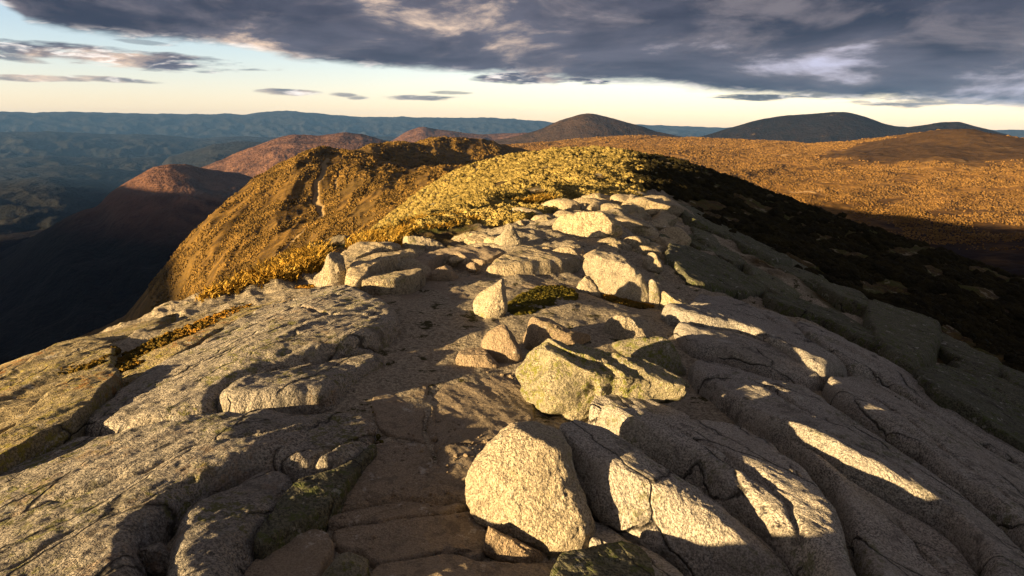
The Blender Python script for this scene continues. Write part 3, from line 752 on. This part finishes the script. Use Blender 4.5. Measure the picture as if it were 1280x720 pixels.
# ---- boulders of the foreground
boulder([(590,617),(597,586),(616,559),(638,541),(665,529),(698,527),(705,559),(713,594),(730,634),(738,656),(727,684),(697,696),(665,681),(630,657),(602,645)], 'boulder',
        'large rounded half of the split boulder, brightest lit face at bottom centre', depth=.75, grow=1.12, sub=7, push=.55, nfac=0, seed=3, fill=.52, amp=.8,
        cuts=[((.45,.15,1.0), .70), ((-.55,-.8,.05), .80)])
boulder([(647,458),(655,450),(664,441),(675,432),(682,424),(698,424),(716,430),(754,438),(793,449),(824,460),(848,472),(858,482),(849,497),(821,506),(784,507),(762,506),(748,512),(731,527),(709,527),(681,523),(666,506),(652,486)], 'boulder_rough',
        'big ledged boulder with a bright blunt nose in the middle of the ridge', depth=.55, sub=7, push=.5, nfac=1, seed=5, fill=.65, ledge=1.1, ledge_dir=(.5,.8,.3),
        cuts=[((-.9,-.35,.35), .80), ((.22,-.25,1.0), .66), ((.1,-1.0,-.05), .66)])
boulder([(744,426),(754,410),(766,395),(793,398),(818,406),(831,426),(820,440),(780,440)], 'boulder', 'sunlit pyramid-topped rock behind the ledged boulder', depth=.7, sub=6, nfac=1, fill=.85,
        cuts=[((-.85,-.5,.35), .55), ((.6,-.3,.7), .6), ((0,-.9,.5), .7)])
boulder([(762,430),(800,424),(832,422),(850,440),(859,461),(846,476),(818,470),(786,448)], 'boulder_rough', 'shaded squat block under the pyramid-topped rock', depth=.6, sub=6, nfac=3)
boulder([(584,377),(598,369),(612,360),(637,346),(640,368),(632,391),(614,408),(605,406)], 'boulder', 'pointed wedge stone leaning beside the trail with a dark right face', depth=.55, sub=6, nfac=0, fill=.85,
        cuts=[((-.7,-.65,.3), .45), ((.95,-.15,.2), .6)])
boulder([(602,430),(613,414),(632,406),(641,413),(652,436),(655,450),(641,459),(624,453),(607,447)], 'pink', 'rounded pinkish stone at the trail edge under the wedge stone', depth=.8, sub=5, nfac=3)
boulder([(570,448),(579,436),(602,430),(612,446),(632,461),(602,465),(574,458)], 'pink', 'flat pinkish stone lying on the trail', depth=.6, sub=5, nfac=2, cuts=[((0,0,1), .5)])
boulder([(656,410),(666,398),(679,394),(698,405),(712,414),(738,418),(735,428),(700,432),(681,440),(661,444),(654,432)], 'pink', 'pinkish rock half hidden behind the ledged boulder', depth=.7, sub=6, nfac=3)
boulder([(712,386),(726,381),(748,386),(766,394),(758,400),(736,398),(720,393)], 'pink', 'thin flat stone lying in the shaded hollow', depth=.6, sub=5, nfac=1, cuts=[((0,0,1), .6)])
boulder([(720,361),(726,347),(734,343),(743,356),(753,371),(744,376),(724,370)], 'boulder', 'small round stone against the foot of the large upright rock', depth=.8, sub=5)
boulder([(729,334),(738,318),(760,313),(785,326),(803,345),(812,365),(814,388),(790,388),(765,380),(752,369),(739,352)], 'boulder', 'large upright rock with moss at its foot left of the pillar stones', depth=.6, sub=6, nfac=2, seed=21,
        cuts=[((-.5,-.85,.3), .6), ((.1,-.2,1.0), .75)])
boulder([(799,326),(804,317),(817,316),(826,325),(830,340),(820,344),(806,339)], 'boulder', 'egg-shaped pillar stone, upper of the two upright ones', depth=.8, sub=5)
boulder([(808,356),(816,348),(824,360),(824,384),(816,394),(809,376)], 'boulder', 'slim upright shard between the large rock and the white wedge', depth=.9, sub=5)
boulder([(806,346),(820,341),(832,347),(826,354),(812,354)], 'boulder', 'little cap stone under the egg-shaped pillar stone', depth=.8, sub=4)
boulder([(823,373),(831,364),(846,364),(858,378),(863,388),(846,394),(827,397),(822,384)], 'boulder', 'small white wedge stone at the head of the right slabs', depth=.8, sub=5, cuts=[((-.7,-.65,.3), .6), ((.3,-.2,.9), .6)], nfac=1)
boulder([(396,720),(418,698),(438,687),(455,695),(460,714),(455,736),(410,740)], 'boulder_rough', 'small rounded stone on the trail at the bottom edge', depth=.8, sub=6)
boulder([(545,693),(560,683),(580,679),(591,688),(588,699),(558,701)], 'pink', 'small brown stone lit by sun beside the split boulder', depth=.8, sub=5)
boulder([(602,652),(622,664),(652,680),(690,696),(694,708),(640,706),(606,694),(598,672)], 'pink', 'brown stone wedged under the lit half of the split boulder', depth=.6, sub=5, push=.8)

# ---- rocks at the far end of the trail
boulder([(500,322),(501,300),(508,292),(518,296),(542,300),(555,307),(561,316),(552,323),(530,324)], 'boulder', 'block with a bright triangular left face in front of straw grass', depth=.8, sub=6, nfac=0, fill=.8, cuts=[((-.92,-.38,.12), .72), ((.25,-.75,.62), .55), ((0,.2,1), .8)])
boulder([(390,348),(406,337),(408,322),(417,314),(428,320),(431,334),(432,352),(431,366),(398,369)], 'boulder', 'bright squared block with a knob on top at the left brink', depth=.7, sub=6, nfac=0, fill=.8, cuts=[((-.5,-.86,.12), .55), ((.6,-.3,.9), .75)])
boulder([(519,350),(535,342),(555,332),(570,334),(578,345),(572,353),(540,356)], 'pink', 'low pale stone lying mid-trail', depth=.6, sub=5)
boulder([(616,300),(630,292),(634,279),(641,282),(646,293),(652,301),(652,316),(642,321),(627,317),(623,307)], 'boulder', 'pointed spire stone at the far end of the trail', depth=.7, sub=6, nfac=2, cuts=[((-.8,-.5,.2), .7)])
boulder([(580,333),(586,328),(597,329),(601,336),(592,341),(583,339)], 'pink', 'small round pebble stone near the far end of the trail', depth=.8, sub=4)
slab([(434,364),(446,346),(462,335),(490,327),(522,325),(512,334),(482,343),(462,352),(447,365)], .22, 'summit', 'curved golden rib of rock beside the bright squared block', R=.16)
slab([(452,364),(482,351),(522,349),(532,356),(500,367),(470,370)], .16, 'summit', 'low rib of rock along the trail head below the curved rib', R=.12)
slab([(426,334),(440,324),(470,317),(498,320),(500,325),(466,328),(442,340),(432,348)], .22, 'summit', 'flat rock behind the bright squared block', R=.14)
slab([(500,346),(540,326),(596,321),(628,324),(606,334),(578,332),(552,330),(520,346)], .06, 'path', 'flat brown slab in front of the triangular-faced block', R=.10)
slab([(604,346),(630,328),(655,312),(668,300),(700,300),(713,318),(726,336),(690,342),(650,345)], .14, 'summit', 'broad tan rock shelving onto the trail below the great pale slab', R=.5, lift=.02)
boulder([(680,298),(687,282),(702,270),(727,261),(750,265),(770,277),(776,292),(760,302),(732,302),(705,306)], 'summit', 'great pale slab at the far end of the rocks', depth=.7, sub=6, nfac=2, seed=33, cuts=[((-.3,-.75,.55), .5), ((0,.2,1), .7)])
boulder([(766,258),(779,252),(800,260),(821,279),(806,283),(790,279),(774,269)], 'summit', 'pale leaning rock right of the great pale slab', depth=.6, sub=5)
boulder([(804,261),(820,262),(830,269),(816,272)], 'summit', 'thin pale stone, furthest right-hand tip of the pale rocks', depth=.7, sub=4)
boulder([(779,281),(800,280),(818,287),(820,295),(800,298),(785,293)], 'summit', 'squat pale rock under the leaning rock', depth=.6, sub=5)
boulder([(836,275),(845,271),(856,275),(860,282),(848,286),(838,281)], 'summit', 'lone bright stone on the dark flank right of the pale rocks', depth=.8, sub=5)
boulder([(734,304),(758,296),(780,303),(797,316),(776,319),(756,318),(738,314)], 'summit', 'pale rock resting above the large upright rock', depth=.6, sub=5)
boulder([(779,298),(804,295),(821,302),(822,316),(800,317)], 'flank_slab', 'shaded block between the pale rocks and pillar stones', depth=.6, sub=5)
boulder([(822,291),(836,296),(842,307),(831,313),(821,305)], 'flank_slab', 'shaded small block under the lone bright stone', depth=.7, sub=5)
boulder([(719,318),(725,307),(731,314),(731,328),(724,333)], 'summit', 'small upright stone left of the large upright rock', depth=.8, sub=4)
boulder([(660,282),(676,272),(690,268),(696,276),(684,288),(668,292)], 'summit', 'rough pale rock behind the spire stone', depth=.7, sub=5)
boulder([(640,272),(656,264),(676,262),(680,270),(662,276),(646,280)], 'summit', 'weathered rock at the edge of the dwarf spruce', depth=.6, sub=5)
boulder([(690,258),(712,250),(740,247),(756,253),(742,262),(712,266)], 'summit', 'low pale rock just behind the great pale slab', depth=.6, sub=5)

for poly, lab in [
    ([(655,268),(668,258),(690,254),(702,262),(690,270),(670,274)], 'cream rock half hidden in straw grass at the edge of the dwarf spruce'),
    ([(628,290),(640,286),(655,288),(668,296),(660,302),(648,300)], 'small cream rock between the spire stone and the tan shelving rock'),
    ([(752,246),(772,243),(790,247),(800,254),(782,254),(764,256)], 'flat cream rock at the very top of the pale rocks'),
    ([(716,262),(736,256),(752,259),(762,266),(742,268),(722,268)], 'low cream rock leaning on the back of the great pale slab'),
    ([(736,318),(750,310),(768,313),(780,322),(770,328),(748,322)], 'cream rock capping the large upright rock'),
    ([(700,312),(712,306),(724,311),(728,322),(716,328),(704,324)], 'blocky cream rock under the left end of the great pale slab'),
    ([(812,300),(832,296),(846,304),(852,316),(836,318),(820,312)], 'mottled block at the head of the shaded green-grey slabs'),
    ([(470,314),(482,306),(498,308),(500,320),(484,324)], 'small cream rock left of the triangular-faced block'),
    ([(590,312),(604,306),(616,312),(612,322),(596,322)], 'cream rock in the gap before the spire stone'),
    ([(560,300),(580,292),(604,290),(616,296),(606,306),(580,310),(564,310)], 'long shaded rock behind the triangular-faced block')]:
    boulder(poly, 'summit', lab, depth=.7, sub=5, amp=1.3)
for poly in [[(845,268),(870,276),(905,298),(930,312),(915,316),(885,302),(858,288)], [(880,282),(915,296),(960,322),(990,342),(975,346),(935,328),(900,306)],
             [(935,316),(980,334),(1020,356),(1045,376),(1020,374),(975,352)], [(990,346),(1040,366),(1085,390),(1120,410),(1095,414),(1045,392)],
             [(1125,410),(1180,430),(1230,460),(1262,486),(1225,480),(1170,450)], [(1180,452),(1230,482),(1290,520),(1330,548),(1280,540),(1215,500)],
             [(1235,464),(1290,492),(1350,530),(1320,538),(1265,500)], [(925,343),(965,354),(1004,380),(980,386),(945,368)], [(1160,468),(1200,484),(1244,512),(1210,514),(1172,492)],
             [(860,292),(884,306),(900,322),(886,322),(866,306)]]:
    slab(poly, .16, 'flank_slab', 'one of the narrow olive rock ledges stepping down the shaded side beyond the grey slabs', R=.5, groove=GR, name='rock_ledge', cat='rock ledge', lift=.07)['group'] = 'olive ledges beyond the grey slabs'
# repeats: ledges showing through the scrub of the shaded flank
src = None
r_ = np.random.default_rng(5)
for k in range(46):
    a = r_.uniform(.20, .66); rr = math.exp(r_.uniform(math.log(14), math.log(75)))
    zz = float(rr * G.T(np.array([a]), np.array([math.log(rr)]))[0])
    if zz / rr < np.interp(a, ad, td) + .004: continue
    if src is None:
        V, Fc = ico(4); V = V.copy()
        V = V * (1 + .22 * fbm(V, 1.3, 4)[:, None]); V[:, 0] *= 1.0; V[:, 1] *= .32; V[:, 2] *= .28
        src = new_mesh('rock_ledge', V, Fc, M['flank_slab']); o = src
        tag(o, 'weathered ledge showing through dark scrub on the shaded right flank', 'ledge', 'ledges on the shaded flank')
    else:
        o = src.copy(); C.objects.link(o)
    s = r_.uniform(.25, .6) * rr / 22
    o.scale = (s * r_.uniform(.8, 1.6), s * r_.uniform(.7, 1.3), s * r_.uniform(.7, 1.2))
    o.location = (rr * math.sin(a), rr * math.cos(a), zz + .02 * rr / 20)
    o.rotation_euler = (r_.uniform(-.2, .2), r_.uniform(.15, .35), r_.uniform(-1.25, -.85))

STONES = 'angular cream stones packed between the larger rocks of the spine'
vs = []
r_ = np.random.default_rng(11)
for k in range(7):
    V, Fc = ico(4); X = V * np.array([1, r_.uniform(.6, .9), r_.uniform(.42, .7)])
    for _ in range(9):
        n_ = r_.normal(size=3); n_ /= np.linalg.norm(n_); q_ = X @ n_; lim = r_.uniform(.55, .85) * q_.max(); X = X - np.clip(q_ - lim, 0, None)[:, None] * n_ * .95
    X = X * (1 + .10 * fbm(X, 1.8, 4, off=k * 3.1))[:, None]
    vs.append(new_mesh('stone', X, Fc, M['summit']))
zone = np.array([hit(x, y)[:2] for x, y in [(610,344),(616,300),(655,280),(700,264),(760,252),(825,262),(850,288),(850,318),(832,342),(780,330),(735,345),(690,338)]])
zone2 = np.array([hit(x, y)[:2] for x, y in [(432,350),(440,322),(500,318),(560,324),(620,300),(640,320),(600,332),(540,336),(500,352)]])
cnt = 0
for zn, m_ in ((zone, 95), (zone2, 22)):
    k = 0
    while k < m_:
        q = r_.uniform(zn.min(0), zn.max(0))
        if sdf(q[None], zn)[0] < .1: continue
        o = vs[cnt] if cnt < 7 else vs[cnt % 7].copy()
        if cnt >= 7: C.objects.link(o)
        tag(o, 'one of many angular cream stones packed between the larger rocks of the spine', 'stone', STONES)
        sz_ = r_.uniform(.16, .5) * math.hypot(*q) / 14
        o.location = (q[0], q[1], float(G.z(q[:1], q[1:])[0]) + sz_ * .22)
        o.scale = (sz_ * r_.uniform(.9, 1.5), sz_, sz_); o.rotation_euler = (r_.uniform(-.25, .25), r_.uniform(-.25, .25), r_.uniform(0, 6.28))
        cnt += 1; k += 1

# ------------------------------------------------------------------ grass, moss
def patch(name, mat, poly, n, size, blade=False, lift=.02, flat=.6, spread=.0, rmax=400):
    pp = np.array(poly, float); lo, hi = pp.min(0), pp.max(0)
    q = rng.uniform(lo, hi, (n * 3, 2)); q = q[sdf(q, pp) > 0][:n]
    ring = [hit(x, y) for x, y in chaikin(pp, 1)]
    W = np.array(ring); d_ = np.hypot(W[:, 0], W[:, 1]); W = W * np.minimum(1, rmax / d_)[:, None]; lo, hi = W[:, :2].min(0), W[:, :2].max(0)
    q = rng.uniform(lo, hi, (n * 4, 2)); q = q[sdf(q, W[:, :2]) > 0][:n]
    z = G.z(q[:, 0], q[:, 1]) + lift
    return np.column_stack([q, z]), rng.uniform(.5, 1.3, len(q)) * size
def tufts(pts, size, mat, nb=14):
    """clumps of thin curved blades"""
    Vs, Fs = [], []; n = len(pts)
    N_ = n * nb
    base = np.repeat(pts, nb, 0) + np.column_stack([rng.normal(0, .5, (N_, 2)) * np.repeat(size, nb)[:, None], np.zeros(N_)])
    L = np.repeat(size, nb) * rng.uniform(.6, 1.5, N_); th = rng.uniform(0, 6.28, N_); lean = rng.uniform(.2, 1.1, N_)
    d = np.stack([np.cos(th), np.sin(th), 0 * th], 1); sd = np.stack([-np.sin(th), np.cos(th), 0 * th], 1)
    w = (L * .10)[:, None]
    up = np.array([0, 0, 1.0])
    p0a, p0b = base - sd * w, base + sd * w
    mid = base + up * (L * .6)[:, None] + d * (L * lean * .35)[:, None]
    tip = base + up * (L * .85)[:, None] + d * (L * lean)[:, None]
    V = np.stack([p0a, p0b, mid + sd * w * .7, mid - sd * w * .7, tip], 1).reshape(-1, 3)
    i = np.arange(N_)[:, None] * 5
    Fq = np.concatenate([i + np.array([[0, 1, 2]]), i + np.array([[0, 2, 3]]), i + np.array([[3, 2, 4]])])
    return V, Fq
gp = []
for poly, n, s in [([(440,318),(456,311),(485,299),(512,286),(552,274),(605,261),(632,270),(618,284),(580,289),(552,300),(515,300),(500,318),(475,324)], 1500, .10),
                   ([(250,392),(300,368),(345,346),(380,328),(405,320),(404,334),(388,350),(350,366),(300,378)], 1100, .09),
                   ([(800,246),(815,237),(836,234),(832,240),(812,246)], 160, .16),
                   ([(640,262),(690,250),(700,256),(650,268)], 250, .12)]:
    gp.append(patch('', None, poly, int(n * 3), s * 2.0, lift=.12, rmax=23 if s < .11 else 60))
V, Fq = tufts(np.concatenate([g[0] for g in gp]), np.concatenate([g[1] for g in gp]), M['grass'])
tag(new_mesh('grass', V, Fq, M['grass'], smooth=False), kind='stuff')
mo, mg = [], []
for poly, n, s, l in [([(20,500),(60,474),(110,470),(146,450),(150,460),(120,480),(60,494),(24,508)], 900, .05, .18),
                   ([(136,470),(170,448),(220,425),(280,400),(330,376),(400,362),(400,368),(330,388),(280,412),(220,440),(160,478)], 1100, .045, .12),
                   ([(440,462),(470,448),(505,445),(500,456),(470,470),(448,478)], 350, .022, .03),
                   ([(752,368),(780,374),(814,384),(816,392),(780,392),(756,382)], 600, .045, .10)]:
    mo.append(patch('', None, poly, n, s, lift=l))
for poly, n, s, l in [([(630,394),(648,380),(672,368),(700,366),(722,374),(716,386),(690,394),(660,402),(640,404)], 1500, .05, .11),
                   ([(360,600),(420,600),(470,540),(478,560),(440,610),(390,660),(330,700),(330,670)], 700, .022, .02),
                   ([(850,400),(900,425),(1000,455),(1050,480),(1020,490),(950,470),(860,440)], 300, .02, .01),
                   ([(450,466),(482,452),(486,500),(476,530),(462,510)], 300, .02, .02)]:
    mg.append(patch('', None, poly, n, s, lift=l))
gv = [patch('', None, poly, n, .011, lift=.035) for poly, n in [
    ([(425,366),(500,360),(600,350),(720,340),(700,378),(612,410),(590,440),(560,455),(482,442),(500,412)], 1100), ([(476,460),(640,466),(665,512),(600,700),(400,700),(395,640),(452,575)], 900)]]
scatter('gravel', M['pink'], np.concatenate([g[0] for g in gv]), np.concatenate([g[1] * rng.choice([.5, .7, 1, 2.2], len(g[1]), p=[.4, .35, .2, .05]) for g in gv]), 2, .7, .5)
for lst, m in ((mo, 'moss_orange'), (mg, 'moss_green')):
    scatter('moss', M[m], np.concatenate([g[0] for g in lst]), np.concatenate([g[1] for g in lst]), 1, .6, .6)

# ------------------------------------------------------------------ air
hz = bpy.data.materials.new('haze'); hz.use_nodes = True
N = NT(hz.node_tree); out = N.n('ShaderNodeOutputMaterial')
pv = N.n('ShaderNodeVolumePrincipled', ins={'Color': (.17, .40, .92, 1), 'Density': 1.7e-5, 'Anisotropy': .0})
N.nt.links.new(pv.outputs[0], out.inputs['Volume'])
bm = bmesh.new(); bmesh.ops.create_cube(bm, size=1)
me = bpy.data.meshes.new('haze'); bm.to_mesh(me); bm.free(); me.materials.append(hz)
o = bpy.data.objects.new('haze', me); C.objects.link(o)
ztop, zbot = 520, -900
o.scale = (52000, 52000, ztop - zbot); o.location = (0, 0, (ztop + zbot) / 2)
tag(o, kind='stuff')

# ------------------------------------------------------------------ sky
w = bpy.data.worlds.new('World'); sc.world = w; w.use_nodes = True
N = NT(w.node_tree); out = N.n('ShaderNodeOutputWorld')
sky = N.n('ShaderNodeTexSky', sky_type='NISHITA', sun_disc=False, sun_elevation=SUN_EL, sun_rotation=math.atan2(SUN[0], SUN[1]), air_density=1.0, dust_density=1.5, ozone_density=1.0, altitude=1500)
gen = N.n('ShaderNodeTexCoord').outputs['Generated']
sep = N.n('ShaderNodeSeparateXYZ', ins={0: gen})
X, Y, Z = sep.outputs
az = N.math('ARCTAN2', X, Y)
el = N.math('ARCSINE', Z)
elc = N.math('MAXIMUM', el, .012)
den = N.math('ADD', N.math('MAXIMUM', Z, 0.0), .035)
pl = N.n('ShaderNodeCombineXYZ', ins={0: N.math('DIVIDE', X, den), 1: N.math('DIVIDE', Y, den), 2: 0.0}).outputs[0]
# angular coordinates: long flat streaks
ang = N.n('ShaderNodeCombineXYZ', ins={0: az, 1: N.math('MULTIPLY', el, 4.2), 2: 0.0}).outputs[0]
def azel(px, py):
    d = ray(px, py); d = d / np.linalg.norm(d); return math.atan2(d[0], d[1]), math.asin(d[2])
# lower edge of the cloud deck
edge_pts = [(-100,-30),(0,2),(30,28),(110,44),(200,52),(300,62),(380,78),(470,86),(560,92),(640,94),(720,104),(800,108),(900,118),(1000,124),(1100,126),(1200,132),(1280,136)]
cr = N.n('ShaderNodeFloatCurve'); cur = cr.mapping.curves[0]
e = [azel(*p) for p in edge_pts]
xs = [(a + math.pi) / (2 * math.pi) for a, _ in e]; ys = [v / .6 for _, v in e]
cur.points[0].location = (0, .35); cur.points[-1].location = (1, .3)
for x_, y_ in zip(xs, ys): cur.points.new(x_, y_)
for p_ in cur.points: p_.handle_type = 'AUTO_CLAMPED'
cr.mapping.use_clip = False; cr.mapping.update()
N.nt.links.new(N.math('DIVIDE', N.math('ADD', az, math.pi), 2 * math.pi), cr.inputs['Value'])
edge = N.math('MULTIPLY', cr.outputs[0], .6)
n1 = N.noise(N.mapping(ang, scale=(5, 5.5, 1)), 1.0, 7, .58, .25)
n2 = N.noise(N.mapping(ang, scale=(22, 24, 1)), 1.0, 5, .6, .3)
dlt = N.math('SUBTRACT', el, edge)
dlt = N.math('ADD', dlt, N.math('MULTIPLY', N.math('SUBTRACT', n1, .5), .030))
dlt = N.math('ADD', dlt, N.math('MULTIPLY', N.math('SUBTRACT', n2, .5), .016))
deck = N.step(dlt, -.003, .010)
# separate small clouds
mask = deck
for px, py, rx, ry, tl, dens in [(150,72,135,10,-.05,1),(20,62,60,6,-.1,.9),(60,98,60,3.5,.02,.85),(145,100,55,3.5,-.05,.85),(0,69,40,5,-.1,.8),(362,115,38,4.5,-.03,.9),(430,119,20,3,-.05,.8),(528,122,52,3.5,0,.85),(448,122,16,3,0,.7),(560,116,30,2.5,-.02,.6),
                              (655,97,72,8,-.04,1),(735,101,32,6,-.05,1),(950,121,55,5,-.02,.95),(1040,119,60,6,-.02,.9),(180,53,30,3,-.05,.5),(260,90,20,2,0,.6),(1180,126,100,7,-.02,.9)]:
    a, v = azel(px, py); rx_, ry_ = rx / F, ry / F
    u_ = N.math('SUBTRACT', az, a); v_ = N.math('SUBTRACT', el, v)
    v2 = N.math('ADD', v_, N.math('MULTIPLY', u_, -tl))
    q = N.math('ADD', N.math('POWER', N.math('ABSOLUTE', N.math('DIVIDE', u_, rx_)), 2.0), N.math('POWER', N.math('ABSOLUTE', N.math('DIVIDE', v2, ry_)), 2.0))
    q = N.math('ADD', N.math('SUBTRACT', 1.0, q), N.math('MULTIPLY', N.math('SUBTRACT', N.noise(N.mapping(ang, scale=(14, 26, 1)), 1.0, 5, .6), .5), 3.4))
    mask = N.math('MAXIMUM', mask, N.math('MULTIPLY', N.step(q, -.1, .8), dens))
# cloud shading
c1 = N.noise(N.mapping(ang, rot=(0, 0, -.10), scale=(2.4, 2.5, 1)), 1.0, 8, .58, .3)
c2 = N.noise(N.mapping(ang, rot=(0, 0, .12), scale=(6, 4.6, 1)), 1.0, 8, .60, .35)
base = N.mix(N.step(c1, .35, .62), (.015, .017, .031), (.062, .060, .080))
base = N.mix(N.step(c2, .45, .66, 0, .75), base, (.11, .095, .105))
warm_az = N.step(az, -.15, .25, 1.0, .25)
hl = N.math('MULTIPLY', N.step(N.math('ADD', N.math('MULTIPLY', c1, .6), N.math('MULTIPLY', c2, .5)), .565, .70), 1.0)
base = N.mix(N.math('MULTIPLY', hl, warm_az), base, (.56, .40, .28))
base = N.mix(N.math('MULTIPLY', hl, N.step(az, .0, .3, 0, .75)), base, (.30, .31, .42))
# thin bright rim where the deck ends
rim = N.math('MULTIPLY', N.step(dlt, .016, .0), N.step(n2, .5, .66))
base = N.mix(N.math('MULTIPLY', rim, .7), base, (.62, .56, .52))
low = N.step(el, .05, .015)
bgS = N.n('ShaderNodeBackground', ins={'Strength': .058})
tint = N.mix(N.step(el, .0, .13), (1.32, 1.04, 1.10), (1.12, 1.02, 1.08))
skc = N.mix(1.0, sky.outputs[0], tint, 'MULTIPLY')
N.nt.links.new(skc, bgS.inputs[0])
bgC = N.n('ShaderNodeBackground', ins={0: base, 1: .56})
mx = N.n('ShaderNodeMixShader', ins={0: mask, 1: bgS.outputs[0], 2: bgC.outputs[0]})
N.nt.links.new(mx.outputs[0], out.inputs[0])

sl = bpy.data.lights.new('sun', 'SUN'); sl.energy = 5; sl.angle = math.radians(.6); sl.color = (1, .70, .36)
so = bpy.data.objects.new('sun', sl); C.objects.link(so)
so.rotation_euler = Vector(-SUN).to_track_quat('-Z', 'Y').to_euler()

# ------------------------------------------------------------------ camera, output
cam = bpy.data.cameras.new('camera'); co = bpy.data.objects.new('camera', cam); C.objects.link(co)
cam.sensor_width = 36; cam.lens = 36 * F / 1280; cam.clip_start = .05; cam.clip_end = 120000
co.rotation_euler = (math.pi / 2 - PITCH, 0, 0)
sc.camera = co
sc.view_settings.view_transform = 'Standard'; sc.view_settings.look = 'None'; sc.view_settings.gamma = 1
sc.view_settings.exposure = 2.1
sc.render.engine = 'CYCLES'
sc.cycles.use_denoising = True
sc.cycles.max_bounces = 5; sc.cycles.volume_bounces = 0
